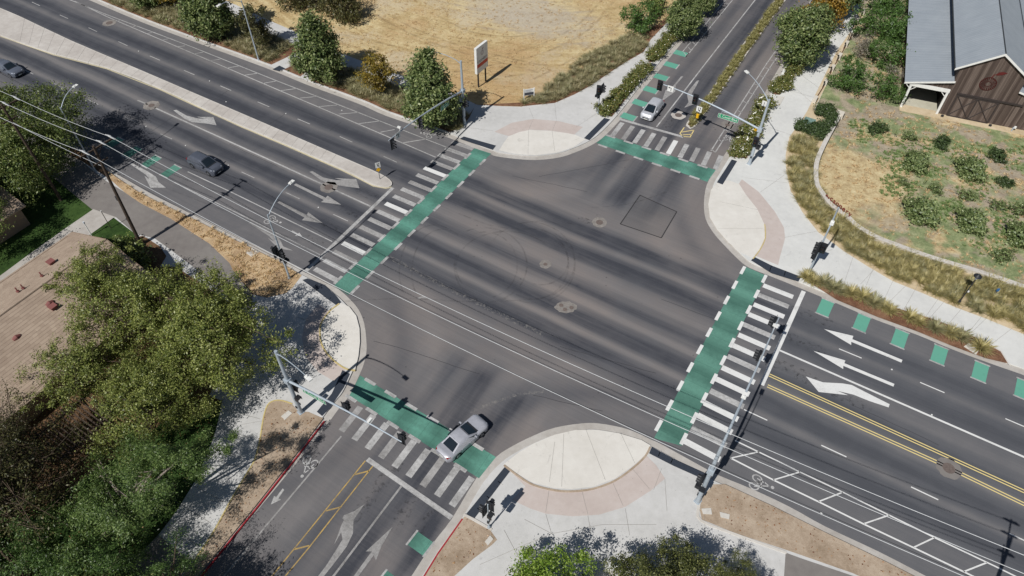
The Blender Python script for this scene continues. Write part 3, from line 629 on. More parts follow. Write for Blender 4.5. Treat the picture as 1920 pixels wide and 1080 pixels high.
strip('scuff_mark',smooth_line(PX([(880,773),(920,757),(970,740),(1020,734)]),5),.3,M['scuff'],L1,road); strip('scuff_mark',PX([(730,482),(830,536),(960,600),(1020,628)]),.5,M['scuff'],L1,road)
strip('scuff_mark',PX([(783,560),(791,557),(799,558)]),.18,M['p_old'],L1,road)
for q in ([(1497,120),(1508,111),(1520,114),(1512,128)],[(1437,145),(1446,140),(1454,145),(1446,151)],[(1478,108),(1486,94),(1497,98),(1490,112)]): poly('road_patch',q,'patch',L1*.7)
poly('road_patch',[(1040,1),(1060,8),(1062,14),(1040,10)],'patch',L1*.7) if False else None
# raised white markers
m=MB()
for x,y in [(260,96),(393,152),(536,213),(641,207),(424,191),(274,237),(348,273),(428,310),(143,174),(597,389),(795,249),(1640,753),(1747,778),(1672,693),(1540,962)]:
    c=G(x,y); m.box((c.x,c.y,.02),.13,.13,.03)
m.build('lane_marker',M['p_new'],road)

# cracks = sealed and open cracks wandering over the asphalt, and dark drips where cars wait
crng=random.Random(5)
def crack(a,b,amp,w,mat):
    A_,B_=G(*a),G(*b); n=max(6,int((B_-A_).length/1.2)); d=(B_-A_).normalized(); e=Vector((-d.y,d.x,0)); pts=[]; o=0
    for i in range(n+1): o+=crng.uniform(-amp,amp); pts.append(A_.lerp(B_,i/n)+e*o*.6)
    strip('road_crack',pts,w,mat,L1*.5,road)
TAR=plain('tar_crack_sealer',(60,60,63),.75)
for a,b in [((430,168),(392,190)),((536,212),(505,232)),((640,228),(618,246)),((330,215),(270,258)),((1180,300),(1010,330)),((700,640),(900,700)),((1240,560),(1400,620)),((1050,650),(1230,700)),((1330,180),(1400,90)),((960,330),(1100,360)),((1600,760),(1760,836)),((240,120),(330,160)),((430,270),(520,312)),((1000,740),(1130,770))]:
    crack(a,b,.12,.045,TAR)
def oilmat():
    t=NT('oil_drip_stain'); t.col(srgb(46,46,48)); n=t.noise(2.2,5,.75); t.put(t.b.inputs['Alpha'],t.math('MULTIPLY',t.sstep(n,.5,.66),.32)); t.b.inputs['Roughness'].default_value=.6; return t.m
M['oil']=oilmat()
for c,l,w in [((690,365),5,1.2),((655,396),4,1.1),((625,425),4,1.1),((590,452),3,.9),((1476,690),6,1.3),((1500,640),5,1.2),((1522,592),5,1.2),((1262,222),6,1.1),((1211,205),4,1.0),((716,905),8,1.2),((770,945),5,1.1),((800,975),3,1.0),((1100,414),2,.8),((1560,735),7,1.0)]:
    ax=UB if c[0] in(1262,1211,716,770,800) else UA; p=G(*c); e=Vector((-ax.y,ax.x,0)); q=[p-ax*l/2-e*w*.3,p-ax*l*.3-e*w/2,p+ax*l*.3-e*w/2,p+ax*l/2-e*w*.2,p+ax*l/2+e*w*.2,p+ax*l*.3+e*w/2,p-ax*l*.3+e*w/2,p-ax*l/2+e*w*.3]
    sheet('oil_stain',q,M['oil'],L1*.8,road)
# score lines across the footpaths, square to their edges
m=MB()
def scores(e0,e1,n):
    for i in range(n):
        f=(i+.5)/n; a=G(*e0[0]).lerp(G(*e0[1]),f); b=G(*e1[0]).lerp(G(*e1[1]),f); strip_mb(m,[a,b],.022,0)
scores([(1500,515),(1920,690)] if False else ((1581,470),(1920,628)),((1563,527),(1877,657)),8)
scores(((1590,2),(1480,175)),((1627,2),(1513,207)),9); scores(((1283,2),(1180,110)),((1300,14),(1206,128)),7)
scores(((417,750),(300,1000)),((497,770),(365,1050)),7)
for u_,l_,n_ in [(((38,32),(133,77)),((30,76),(115,107)),5),(((133,77),(253,128)),((115,107),(235,143)),6),(((253,128),(367,177)),((235,143),(350,190)),6),(((367,177),(500,234)),((350,190),(485,251)),7),(((500,234),(640,295)),((485,251),(628,312)),8)]: scores(u_,l_,n_)
for i,v in enumerate(m.v): m.v[i]=(v[0],v[1],Z4+.006)
tag(m.build('jointed_pavement',M['joint']),kind='structure')

def trackmat():
    t=NT('worn_wheel_track'); t.col(srgb(150,128,100)); t.put(t.b.inputs['Alpha'],t.math('MULTIPLY',t.sstep(t.noise(.8,5,.7),.38,.62),.22)); t.b.inputs['Specular IOR Level'].default_value=.05; return t.m
M['track']=trackmat(); m=MB()
for l in [[(640,-10),(690,20),(760,60),(850,95),(953,122),(1010,138)],[(655,-14),(705,15),(775,54),(865,88),(966,113),(1040,128)],[(700,120),(800,128),(900,112),(1000,90),(1080,50),(1130,0)],[(720,135),(810,142),(910,126),(1015,102),(1100,60),(1150,5)],[(560,40),(640,66),(740,88)],[(1000,150),(1060,120),(1110,85),(1170,40),(1190,0)],[(870,170),(930,150),(985,140)],[(1020,60),(960,70),(880,60),(820,30)]]:
    strip_mb(m,smooth_line(PX(l),6),.4,Z1+.006)
tag(m.build('field_track_path',M['track']),kind='structure')
# ================================================================== poles, signals, signs, lamps, wires
UP=Vector((0,0,1))
def text_mesh(s,size,ext=.004,align='CENTER'):
    cu=bpy.data.curves.new('lettering','FONT'); cu.body=s; cu.size=size; cu.extrude=ext; cu.align_x=align; cu.align_y='CENTER'; cu.resolution_u=3
    o=bpy.data.objects.new('lettering',cu); COL.objects.link(o)
    dg=bpy.context.evaluated_depsgraph_get(); me=bpy.data.meshes.new_from_object(o.evaluated_get(dg)); bpy.data.objects.remove(o); bpy.data.curves.remove(cu); me.materials.clear(); return me
def text_at(name,s,size,c,right,up,mat,parent,ext=.004,w=None):
    me=text_mesh(s,size,ext); me.materials.append(mat); right=Vector(right).normalized(); up=Vector(up).normalized(); n=right.cross(up)
    sx=1
    if w:
        xs=[v.co.x for v in me.vertices]; sx=w/(max(xs)-min(xs))
    mt=Matrix(((right.x*sx,up.x,n.x,c[0]),(right.y*sx,up.y,n.y,c[1]),(right.z*sx,up.z,n.z,c[2]),(0,0,0,1)))
    me.transform(mt); me.update(); return link(name,me,parent)
def words_at(name,s,size,c,right,up,mat,parent,w):
    me=text_mesh(s,size); xs=[v.co.x for v in me.vertices]; W0=max(xs)-min(xs); sc=w/W0; bpy.data.meshes.remove(me)
    def span(q):
        me=text_mesh(q,size,align='LEFT'); xs=[v.co.x for v in me.vertices]; r=(min(xs),max(xs)); bpy.data.meshes.remove(me); return r
    full=span(s); pre=''
    for wd in s.split(' '):
        pre=(pre+' '+wd).strip(); end=span(pre)[1]; a,b=span(wd); mid=(end-(b-a)/2-full[0])*sc-w/2
        text_at(name,wd,size,Vector(c)+Vector(right).normalized()*mid,right,up,mat,parent,w=(b-a)*sc)
def rel(p,base): return Vector(p)-Vector(base)
def signal_head(parent,c,f,plate=True,n=3,s=1.0):
    "c centre (local), f facing; black housing with backplate and hooded visors, coloured lenses as sub-parts"
    f=Vector(f).normalized(); r=Vector((-f.y,f.x,0)); m=MB(); h=.36*n*s
    m.box(c,.36*s,.24*s,h,r,f,UP)
    if plate:
        m.box(c-f*.03*s,.66*s,.03,h+.3*s,r,f,UP)
    for k in range(n):
        z=(n-1)/2*.36*s-.36*s*k
        o=c+f*.12*s+UP*z; vs=[];fs=[];N=12
        for i in range(N+1):
            a=math.radians(-40+260*i/N)
            for dpt,rr in((0,.155*s),(.28*s,.155*s)): vs.append(o+r*math.cos(a)*rr+UP*math.sin(a)*rr+f*dpt)
        for i in range(N): fs.append((2*i,2*i+2,2*i+3,2*i+1))
        m.add(vs,fs)
    o=m.build('signal_head',M['black'],parent)
    for k,mt in enumerate(['red_lens','amber_lens','green_lens'][:n]):
        z=(n-1)/2*.36*s-.36*s*k; q=MB(); p=c+f*.125*s+UP*z; q.tube([p,p+f*.03],.14*s,12); q.build('lens',M[mt],o)
    return o
def ped_head(parent,c,f):
    f=Vector(f).normalized(); r=Vector((-f.y,f.x,0)); m=MB(); m.box(c,.46,.22,.46,r,f,UP)
    for k in range(2): m.box(c+f*.2+UP*(.2-.4*k)*(1 if k==0 else 1) if k==0 else c+f*.2+r*.22,.46 if k==0 else .02,.2,.02 if k==0 else .4,r,f,UP)
    m.box(c+f*.2-r*.22,.02,.2,.4,r,f,UP)
    o=m.build('pedestrian_signal',M['black'],parent); q=MB(); q.box(c+f*.115,.36,.01,.36,r,f,UP); q.build('lens',M['glass'],o); return o
def luminaire(parent,c,d,col='white'):
    d=Vector(d); d.z=0; d.normalize(); r=Vector((-d.y,d.x,0)); m=MB()
    m.box(c,.34,.62,.1,r,d,UP); m.box(c+d*-.2+UP*.07,.22,.24,.06,r,d,UP); m.tube([c+UP*.1-d*.15,c+UP*.2-d*.15],.05,8)
    o=m.build('luminaire',M[col],parent); q=MB(); q.box(c-UP*.06+d*.05,.26,.4,.03,r,d,UP); q.build('lens',M['lamp'],o); return o
def name_sign(parent,c,f,txt,w=2.35,h=.58):
    f=Vector(f).normalized(); r=UP.cross(f); m=MB(); m.box(c,w,.03,h,r,f,UP); o=m.build('street_name_sign',M['green_sign'],parent)
    b=MB()
    for s in(-1,1):
        b.box(c+UP*s*(h/2-.015),w,.045,.03,r,f,UP); b.box(c+r*s*(w/2-.015),.03,.045,h,r,f,UP)
    b.build('border',M['white'],o)
    g=MB()
    for s in(-1,1): g.tube([c+r*s*w*.36+UP*h/2,c+r*s*w*.36+UP*(h/2+.32)],.02,6)
    g.tube([c-r*w*.36+UP*(h/2+.3),c+r*w*.36+UP*(h/2+.3)],.02,6); g.build('hanger',M['steel'],o)
    words_at('lettering',txt,.44,c+f*.024,r,UP,M['white'],o,w*.86)
    words_at('lettering',txt,.44,c-f*.024,-r,UP,M['white'],o,w*.86)
    return o
def turn_plate(parent,c,f,kind='left',w=.75,h=.75,bg='white',bd=None):
    f=Vector(f).normalized(); r=UP.cross(f); m=MB(); m.box(c,w,.02,h,r,f,UP); o=m.build('sign_plate',M[bg],parent)
    q=MB(); p=c+f*.014
    if kind=='left':
        q.box(p+r*.08*w/.75-UP*.08,.07,.006,.42*h/.75,r,f,UP); q.box(p-r*.02+UP*.12*h/.75,.27*w/.75,.006,.07,r,f,UP); q.add([p-r*.3*w/.75+UP*.12*h/.75,p-r*.13+UP*.24*h/.75,p-r*.13+UP*0.0],[(0,1,2)])
    else:
        q.box(p-r*.1*w+UP*.1*h,.08,.006,.5*h,r,f,UP); q.add([p+r*.3*w-UP*.36*h,p-r*.12*w-UP*.22*h,p+r*.22*w+UP*.0*h],[(0,1,2)]); q.box(p+r*.22*w+UP*.2*h,.14*w,.006,.3*h,r,f,UP)
    q.build('arrow',M['black'],o); return o
def mast_pole(label,base_px,arm_dir,arm_len,zj,zt,facing,heads,lum_dir,lum_len,sign=None,extra=(),H=8.9,plate=None,lum_z=9.75,cam_at=None):
    b=G(*base_px,KH); t=thing('traffic_signal_pole',label,'traffic signal',b,group='mast arm signal poles round the crossing')
    m=MB(); m.tube([(0,0,0),(0,0,.06)],.36,4); m.tube([(0,0,.05),(0,0,.35)],[.21,.2],12); m.tube([(0,0,.3),(0,0,zj),(0,0,H)],[.19,.165,.125],14); m.tube([(0,0,H),(0,0,H+.06)],.14,12)
    m.box((0,0,zj),.5,.5,.5,UA,NA,UP); m.build('pole',M['steel'],t,smooth=True)
    d=Vector(arm_dir).normalized(); pts=[];rad=[]
    def arm(f): return d*(arm_len*f)+UP*(zj+(zt-zj)*(1-(1-f)**1.7))
    N=9
    m=MB(); m.tube([arm(i/N) for i in range(N+1)],[.125-.075*i/N for i in range(N+1)],10); m.build('mast_arm',M['steel'],t,smooth=True)
    for hd in heads:
        f=hd[0]; p=arm(f); off=hd[1] if len(hd)>1 else -.1
        o=signal_head(t,p+Vector(facing)*.22+UP*off,facing)
    L=Vector(lum_dir).normalized(); m=MB(); zl=lum_z
    pl=[UP*(H-.25)+L*.1]+[L*(lum_len*i/6)+UP*(H-.2+(zl-H+.2)*(1-(1-i/6)**2)) for i in range(1,7)]
    m.tube(pl,[.06]+[.05-.02*i/6 for i in range(1,7)],8); m.build('lamp_arm',M['steel'],t,smooth=True)
    luminaire(t,pl[-1]+L*.25,L)
    if sign: 
        p=arm(sign[0]); name_sign(t,p-UP*.62+Vector(facing)*.06,facing,sign[1],sign[2] if len(sign)>2 else 2.35)
    if plate: turn_plate(t,arm(plate)-UP*.12+Vector(facing)*.16,facing)
    for z,f,kind,side in extra:
        f=Vector(f).normalized(); c=UP*z+f*.34+Vector(side)*.25
        b2=MB(); b2.tube([UP*(z+.3),c+UP*.3],.03,6); b2.tube([UP*(z-.3),c-UP*.3],.03,6); b2.tube([c+UP*.3,c-UP*.3],.03,6); b2.build('bracket',M['steel_d'],t)
        (signal_head(t,c,f) if kind=='s' else ped_head(t,c,f))
    if cam_at:
        p=arm(cam_at); m=MB(); m.tube([p,p+UP*.5],.03,6); m.box(p+UP*.55,.2,.42,.18,Vector((-facing[1],facing[0],0)),facing,UP); m.build('detector_camera',M['white'],t)
    m=MB(); m.box((0,0,1.1),.16,.5,.26,d,Vector((-d.y,d.x,0)),UP); m.build('push_button',M['amber_lens'] if False else M['black'],t)
    return t
mast_pole('grey mast arm signal pole at the field corner reaching over the left crosswalk',(871,233),-UB,14.5,4.9,6.7,UA,[(.62,-.55),(.975,-.6)],-UA+UB*-.35,3.6,(.27,'J Street',1.7),[(3.2,-UB,'p',UA*.1),(3.3,UA,'s',-UB*.1)],plate=.9,cam_at=.86)
mast_pole('grey mast arm signal pole beside white flowering shrubs carrying a large green name sign',(1405,307),-UA,12.9,4.95,6.7,-UB,[(.63,-.15),(.985,-.15)],-UA*.75+UB*.55,4.4,(.3,'E. Covell Blvd',2.45),[(3.4,-UB,'s',-UA*.05),(2.6,UA,'p',UB*.1)],plate=.88)
mast_pole('grey mast arm signal pole beside the red kerb with lacy tree shade behind',(564,773),UA,12.1,4.9,6.2,UB,[(.52,-.05),(.985,-.05)],UA*.8-UB*.15,4.3,(.235,'E. Covell Blvd',2.45),[(3.6,UB,'s',UA*.1),(2.5,UA,'p',UB*.1)],cam_at=.75)
mast_pole('longest grey mast arm signal pole beside the tan bed reaching past yellow lines',(1308,940),UB,15.3,5.2,7.2,-UA,[(.7,.0),(.95,.0)],UB,4.0,None,[(3.3,-UA,'s',UB*.1),(2.4,-UA,'p',-UB*.1),(2.6,-UB,'p',-UA*.1)],cam_at=.9)
def curb_pole(label,base_px,H,heads,group=None,button=True):
    b=G(*base_px,KH); t=thing('pedestrian_signal_pole',label,'traffic signal',b,group=group)
    m=MB(); m.tube([(0,0,0),(0,0,.25)],[.16,.1],10); m.tube([(0,0,.2),(0,0,H)],.055,10); m.build('pole',M['steel'],t,smooth=True)
    for z,f,kind,off in heads:
        f=Vector(f).normalized(); c=UP*z+f*.2+Vector(off); bb=MB(); bb.tube([UP*(z+.25),c+UP*.25],.025,6); bb.tube([UP*(z-.25),c-UP*.25],.025,6); bb.tube([c+UP*.25,c-UP*.25],.025,6); bb.build('bracket',M['steel_d'],t)
        signal_head(t,c,f) if kind=='s' else ped_head(t,c,f)
    m=MB(); m.box((0,0,1.15),.14,.3,.3,UA,NA,UP); m.build('push_button',M['black'],t); return t
G2='low signal posts on the corners'
curb_pole('short signal post with two black signal heads beside the flower bed of the far pavement',(1121,212),4.0,[(3.5,UA*.3-UB,'s',-UA*.15),(3.6,UA,'s',UB*.22),(2.6,-UB-UA*.4,'p',-UA*.1)],G2)
curb_pole('short signal post with clustered black heads beside the near slate tactile strip',(917,989),4.1,[(3.6,UB,'s',UA*.1),(3.2,-UA,'s',-UB*.2),(2.7,UA,'p',-UB*.1)],G2)
def lamp_pole(label,base_px,H,arm_dir,arm_len,zl,heads=(),group='galvanised street lamps',base=None,tilt=None):
    b=base if base is not None else G(*base_px,KH); t=thing('street_lamp',label,'street lamp',b,group=group)
    m=MB(); m.tube([(0,0,0),(0,0,.08)],.2,4); m.tube([(0,0,.05),(0,0,.5),(0,0,H)],[.13,.11,.07],12); m.build('pole',M['steel'],t,smooth=True)
    L=Vector(arm_dir).normalized(); m=MB()
    pl=[UP*(H-.2)]+[L*(arm_len*i/6)+UP*(H-.2+(zl-H+.2)*(1-(1-i/6)**2.2)) for i in range(1,7)]
    m.tube(pl,.04,8); m.build('lamp_arm',M['steel'],t,smooth=True); luminaire(t,pl[-1]+L*.25,L)
    for z,f,kind,off in heads:
        f=Vector(f).normalized(); c=UP*z+f*.15+Vector(off); bb=MB(); bb.tube([UP*(z+.3),c+UP*.3],.025,6); bb.tube([UP*(z-.3),c-UP*.3],.025,6); bb.tube([c+UP*.3,c-UP*.3],.025,6); bb.build('bracket',M['steel_d'],t)
        signal_head(t,c,f) if kind=='s' else ped_head(t,c,f)
    return t
# lamp over the left arm with signal heads, lamp by the lettered wall, lamps further along the left arm
lamp_pole('street lamp with black signal heads reaching over the bike symbol by the dry grass strip',(543,522),8.8,UB*.95-UA*.05,3.6,9.9,[(3.6,UA,'s',-UB*.1),(4.2,-UA,'s',-UB*.45),(2.6,UA,'p',UB*.15)])
lamp_pole('street lamp with four black signal heads standing by the curved pavement below the lettered wall',(1518,508),8.8,-UB,2.9,9.3,[(3.9,-UA-UB*.1,'s',-NA*.55),(3.6,-UB,'s',UA*.25),(3.0,-UA,'s',-UB*.25),(2.3,-UA,'p',-UB*.3)])
bl=G(113,202,9.0); bl.z=KH
lamp_pole('street lamp rising from behind the large tree at the left edge beside the utility poles',None,8.9,UB*.9-UA*.15,2.6,9.9,base=bl)
lamp_pole('street lamp standing among the kerbside grasses between the street trees',(485,112),8.7,-UB,3.4,9.6)
# black pedestrian post lamps
def post_lamp(label,base_px,H,s=1.0):
    b=G(*base_px,KH); t=thing('post_lamp',label,'lamp post',b,group='black pedestrian post lamps')
    m=MB(); m.tube([(0,0,0),(0,0,.5),(0,0,.6)],[.14,.12,.07],12); m.tube([(0,0,.55),(0,0,H-.5)],.055,10); m.build('post',M['black'],t,smooth=True)
    m=MB(); m.tube([(0,0,H-.5),(0,0,H-.15)],[.1,.16],12); m.build('lantern',M['lamp'],t,smooth=True)
    m=MB(); m.tube([(0,0,H-.15),(0,0,H-.08),(0,0,H+.1),(0,0,H+.2)],[.38,.36,.12,.03],18); m.build('lamp_shade',M['black'],t,smooth=True)
    m=MB(); m.box((.12,0,1.9),.2,.02,.25,UA,NA,UP); m.build('sign_plate',M['white'],t); return t
post_lamp('black post lamp with round shade in the grass bed beside the pale footpath',(1796,570),4.2)
post_lamp('black post lamp with lantern head behind the low steel edged wall by the orchard',(1587,82),4.3)
# median signs
def sign_post(label,base_px,H,plates,cat='traffic sign',z=KH):
    b=G(*base_px,z); t=thing('sign_post',label,cat,b); m=MB(); m.tube([(0,0,0),(0,0,H)],.035,8); m.build('post',M['steel_d'],t); return t,b
t,b=sign_post('keep right arrow sign over a yellow marker on the nose of the concrete median',(712.5,336),2.45,None)
turn_plate(t,UP*2.1+UA*.04,(UA-UB*.6).normalized(),'keep',.6,.75)
m=MB(); f=(UA-UB*.6).normalized(); r=UP.cross(f); m.box(UP*1.45+f*.05,.42,.02,.42,(r+UP).normalized(),f,(UP-r).normalized()); m.build('hazard_marker',M['yellow_sign'],t)
t,b=sign_post('keep right arrow sign with bright yellow hazard marker on the planted median tip',(1305,231),2.3,None)
turn_plate(t,UP*2.1-UB*.05,-UB,'keep',.7,.85)
m=MB(); m.tube([UP*.9-UB*.05,UP*1.4-UB*.05],.19,12); m.build('hazard_marker',M['yellow_sign'],t,smooth=True)
t,b=sign_post('grey sign plate on a thin post in front of the dense corner tree',(842,231),2.6,None)
m=MB(); m.box(UP*2.25,.45,.02,.6,UB,UA,UP); m.build('sign_plate',M['steel'],t)
t,b=sign_post('yellow crossing marker on a short post among the white flowers by the signal pole',(1411,262),1.6,None)
m=MB(); f=-UB; r=UP.cross(f); m.box(UP*1.5+f*.04,.36,.02,.36,(r+UP).normalized(),f,(UP-r).normalized()); m.build('sign_plate',M['yellow_sign'],t)
t,b=sign_post('white plate sign on a thin post in the flower bed below the signal mast',(1427,214),1.8,None)
m=MB(); m.box(UP*1.6,.6,.02,.75,UA,UB,UP); m.build('sign_plate',M['white'],t)
# white billboard on black posts
t=thing('billboard','tall white billboard with a red stripe on two black posts in the straw field','billboard',G(904,158,KH))
m=MB(); p0,p1=G(897.3,163.5,KH),G(910.7,152.4,KH); d=(p1-p0).normalized(); base=G(904,158,KH); nrm=Vector((d.y,-d.x,0)); cw=(p1-p0).length
for p in(p0,p1):
    q=MB(); q.box(p-base+UP*1.35,.16,.16,2.7,d,nrm,UP); q.build('post',M['black'],t)
ctr=UP*4.05; BW=cw+.85
m=MB(); m.box(ctr,BW,.36,3.7,d,nrm,UP); pan=m.build('panel',M['white'],t)
m=MB(); f=nrm; r=UP.cross(f)
m.box(ctr+f*.185-UP*.78,BW-.1,.012,.5,r,f,UP); m.build('red_band',plain('billboard_red',(196,86,70),.6),pan)
text_at('lettering','CANNERY',.5,ctr+f*.19-UP*.2,r,UP,plain('billboard_grey',(96,98,108),.7),pan,w=BW*.86)
text_at('lettering','NEW HOMES',.26,ctr+f*.195-UP*.78,r,UP,M['white'],pan,w=BW*.7) if False else None
m=MB(); ring=[]
c0=ctr+f*.187+UP*.78
for k in range(12):
    a=2*math.pi*k/12; a2=a+.22
    m.add([c0+(r*math.cos(a)+UP*math.sin(a))*.1,c0+(r*math.cos(a)+UP*math.sin(a))*.36,c0+(r*math.cos(a2)+UP*math.sin(a2))*.36],[(0,1,2)])
m.add([c0+UP*.38,c0+UP*.5+r*.28,c0+UP*.66+r*.42,c0+UP*.58+r*.08],[(0,1,2,3)])
m.build('emblem',plain('billboard_emblem',(150,120,124),.7),pan)
# little white notice in front of the grasses
t=thing('notice_board','small white notice board on two white posts at the edge of the grasses','notice board',G(991,185,KH))
a,b_=G(982,187,KH),G(1001,184,KH); o0=G(991,185,KH); d=(b_-a).normalized(); f=Vector((d.y,-d.x,0))
for p in(a,b_):
    q=MB(); q.box(p-o0+UP*.8,.12,.12,1.6,d,f,UP); q.build('post',M['white'],t)
m=MB(); c=(a+b_)/2-o0+UP*1.05; W=(b_-a).length; m.box(c,W,.05,.95,d,f,UP); pb=m.build('panel',M['white'],t)
m=MB(); m.box(c+f*.03-UP*.22,W-.14,.01,.4,d,f,UP); m.build('picture',plain('notice_dark',(70,72,80),.7),pb)
m=MB()
for k,(w,z) in enumerate([(.8,.36),(.9,.26),(.6,.16),(.85,.07)]): m.box(c+f*.03+UP*z+d*(-.04*k),W*w*.85,.01,.035,d,f,UP)
m.build('text_lines',plain('notice_grey',(140,142,150),.7),pb)
# ------------------------------------------------ manholes and small lids
M['collar']=ground('manhole_collar',[(116,111,107),(136,131,126),(156,150,144)],.5,4,18,.6,.2,.01)
def manhole(label,px,r=.36,collar=.0,collar_mat='collar',z=.008,n=1,group='manhole covers in the road'):
    b=G(*px); t=thing('manhole_cover',label,'manhole',b,group=group)
    if collar:
        m=MB(); pts=[(math.cos(2*math.pi*i/24)*collar*(1+.06*math.sin(i*2.3)),math.sin(2*math.pi*i/24)*collar*(1+.06*math.cos(i*1.7)),0) for i in range(24)]
        m.prism(pts,z,z+.004,sides=False); m.build('collar',M[collar_mat],t)
    m=MB(); m.tube([(0,0,z+.001),(0,0,z+.012)],r,20); m.build('lid',M['iron'],t)
    return t
manhole('round manhole in a wide grey concrete collar on the lane line by the arrows',(284,197.7),.4,1.05)
manhole('round brown manhole in a concrete collar breaking the white lane line by the median',(616.5,351),.5,1.0)
manhole('faded manhole ring beside the buffer lines on the far left carriageway',(205,43),.5,1.0)
manhole('small round valve cover in a pale broken ring at the middle of the crossing',(1022.5,495.5),.22,.62,'collar')
manhole('round manhole with a pale rim beside the square saw cut patch',(1124,417),.4,.82,'collar')
manhole('worn manhole in rough patch across the double yellow line',(1779,878),.5,1.0,'path')
manhole('round manhole in a pale ring under the far buffer lines by the bike symbol',(1364,234.5),.3,.85)
manhole('dark square vault lid in a pale collar in the far turn lane',(1272,216),.45,.95,'median')
t=thing('valve_cluster','cluster of three small valve covers in one pale patch near the middle','valve covers',G(1061,576))
m=MB(); m.prism([(math.cos(2*math.pi*i/20)*1.1*(1+.1*math.sin(i*2)),math.sin(2*math.pi*i/20)*.75*(1+.1*math.cos(i*3)),0) for i in range(20)],.008,.012,sides=False); m.build('collar',M['collar'],t)
for dx,dy in((-.45,.25),(.55,-.05),(-.1,-.3)):
    q=MB(); q.tube([(dx,dy,.013),(dx,dy,.022)],.22,16); q.build('lid',M['iron'],t)
def lid(label,quad,mat='lidc',h=.05,ring=False):
    p=PX(quad,KH); c=sum(p,Vector())/4; m=MB(); m.prism([v-c for v in p],0,h); t=m.build('inlet_box',M[mat]); t.location=c; tag(t,label,'utility lid',group='concrete utility lids in the beds')
    if ring:
        q=MB(); q.tube([(0,0,h),(0,0,h+.008)],.34,18); q.build('cover',M['conc_g'],t)
    return t
lid('square concrete lid with a round cover in the dry grass strip by the kerb',[(459,473),(472,465),(486,473),(472,482)],ring=True)
lid('square concrete drain lid with a round cover in the kerbside bed on the right',[(1807,650),(1817,643),(1838,652),(1830,665)],ring=True)
lid('pale concrete lid beside the signal pole in the red kerb bed',[(527,781),(541,770),(548,775),(534,788)])
lid('pale concrete lid at the tip of the tan bed beside the low signal post',[(909,1016),(919,1004),(925,1011),(915,1023)])
lid('left one of two pale lids in the tan bed behind the long mast arm pole',[(1315,954),(1333,953),(1335,965),(1318,964)])
lid('right one of two pale lids in the tan bed behind the long mast arm pole',[(1349,960),(1368,965),(1367,974),(1351,970)])
lid('wide pale lid in the soil by the far footpath',[(1194,79),(1200,71),(1210,74),(1204,83)])
lid('white concrete storm inlet block against the far kerb below the big street tree',[(1466,137),(1472,123),(1478,124),(1473,139)],'white',.1)
lid('grey concrete lid beside the flower bed and the far footpath',[(1449,195),(1458,181),(1471,182),(1462,198)])
# ------------------------------------------------ utility poles and wires
def ins(m,p):
    m.tube([p,p+UP*.12,p+UP*.14,p+UP*.3],[.07,.09,.05,.04],8)
def utility_pole(label,base,H,arm_dir,offs=(-1.3,.45,1.65),lean=Vector((0,0,0))):
    t=thing('utility_pole',label,'utility pole',base,group='wooden utility poles along the left side')
    top=UP*H+lean
    m=MB(); m.tube([UP*-.05,top],[.19,.12],12); m.build('pole',M['wood'],t,smooth=True)
    d=Vector(arm_dir).normalized(); e=Vector((-d.y,d.x,0)); m=MB()
    zc=top-UP*.45
    m.box(zc+d*.25+e*.16,3.5,.12,.14,d,e,UP); m.box(zc-UP*1.5+e*.2,1.6,.1,.12,d,e,UP)
    for s in(-1,1): m.tube([zc-UP*.75,zc+d*s*.9+e*.16],.03,6)
    m.build('crossarm',M['wood'],t)
    tips=[]
    for o_ in offs:
        q=MB(); p=zc+UP*.07+d*o_+e*.16; ins(q,p)
        for s in(-1,1): q.tube([p+UP*.1,p+e*s*.35+UP*.12,p+e*s*.62+UP*.1],[.08,.1,.05],8)
        q.tube([p-e*.6+UP*.1,p-e*.3+UP*.5-d*.2,p+e*.3+UP*.45-d*.25,p+e*.6+UP*.1],.035,6)
        q.build('insulator',M['wire'],t); tips.append(p+UP*.12)
    m=MB(); m.box(top*.5+e*.24,.26,.22,.5,d,e,UP); m.box(top*.28+e*.24,.2,.18,.35,d,e,UP); m.tube([e*.24+UP*.2,top*.5+e*.2],.035,6); m.build('riser',M['steel_d'],t)
    return t,[Vector(base)+x for x in tips]
up1b=G(265,460,KH); UPH=12.75
pole1,tips1=utility_pole('dark wooden utility pole with a full crossarm standing by the small lawn and asphalt path',up1b,UPH,NA,(-.85,.95,2.0),NA*.5)
up0b=G(7,203,12.4); up0b.z=KH
pole0,tips0=utility_pole('dark wooden utility pole rising through the large dense tree at the left edge',up0b,UPH,NA)
shp=G(1893,1018); up2b=shp-SH*12.3; up2b.z=KH
pole2,tips2=utility_pole('utility pole beyond the near edge whose shadow falls on the right arm',up2b,UPH,NA)
def wire(label,a,b,sag,mat='wire',r=.022,grp='overhead wires along the left side'):
    m=MB(); N=28; m.tube([a.lerp(b,i/N)-UP*(sag*4*(i/N)*(1-i/N)) for i in range(N+1)],r,5)
    return tag(m.build('overhead_wire',M[mat]),label,'wire',grp)
for k,nm in enumerate(['lowest in the picture','middle','topmost in the picture']):
    wire('bright wire over the whole junction, '+nm+' of the three',tips1[k],tips2[k],2.2)
    wire('short bright wire between the two wooden poles, '+nm+' of the three',tips0[k],tips1[k],.25)
    wire('bright wire leaving the tree pole outwards, '+nm+' of the three',tips0[k],tips0[k]-UA*45,.8)
for k in (0,):
    z=10.3-.9*k
    a=Vector(up1b)+UP*z+NA*(.45); b=Vector(up2b)+UP*z+NA*.2; c=Vector(up0b)+UP*(z+.3)
    wire(['upper','lower'][k]+' thin dark cable slung below the bright wires across the junction',a,b,1.9,'wire_d',.018)
    wire(['upper','lower'][k]+' thin pale cable between the wooden poles at mid height',c,a,.2,'wire',.02)
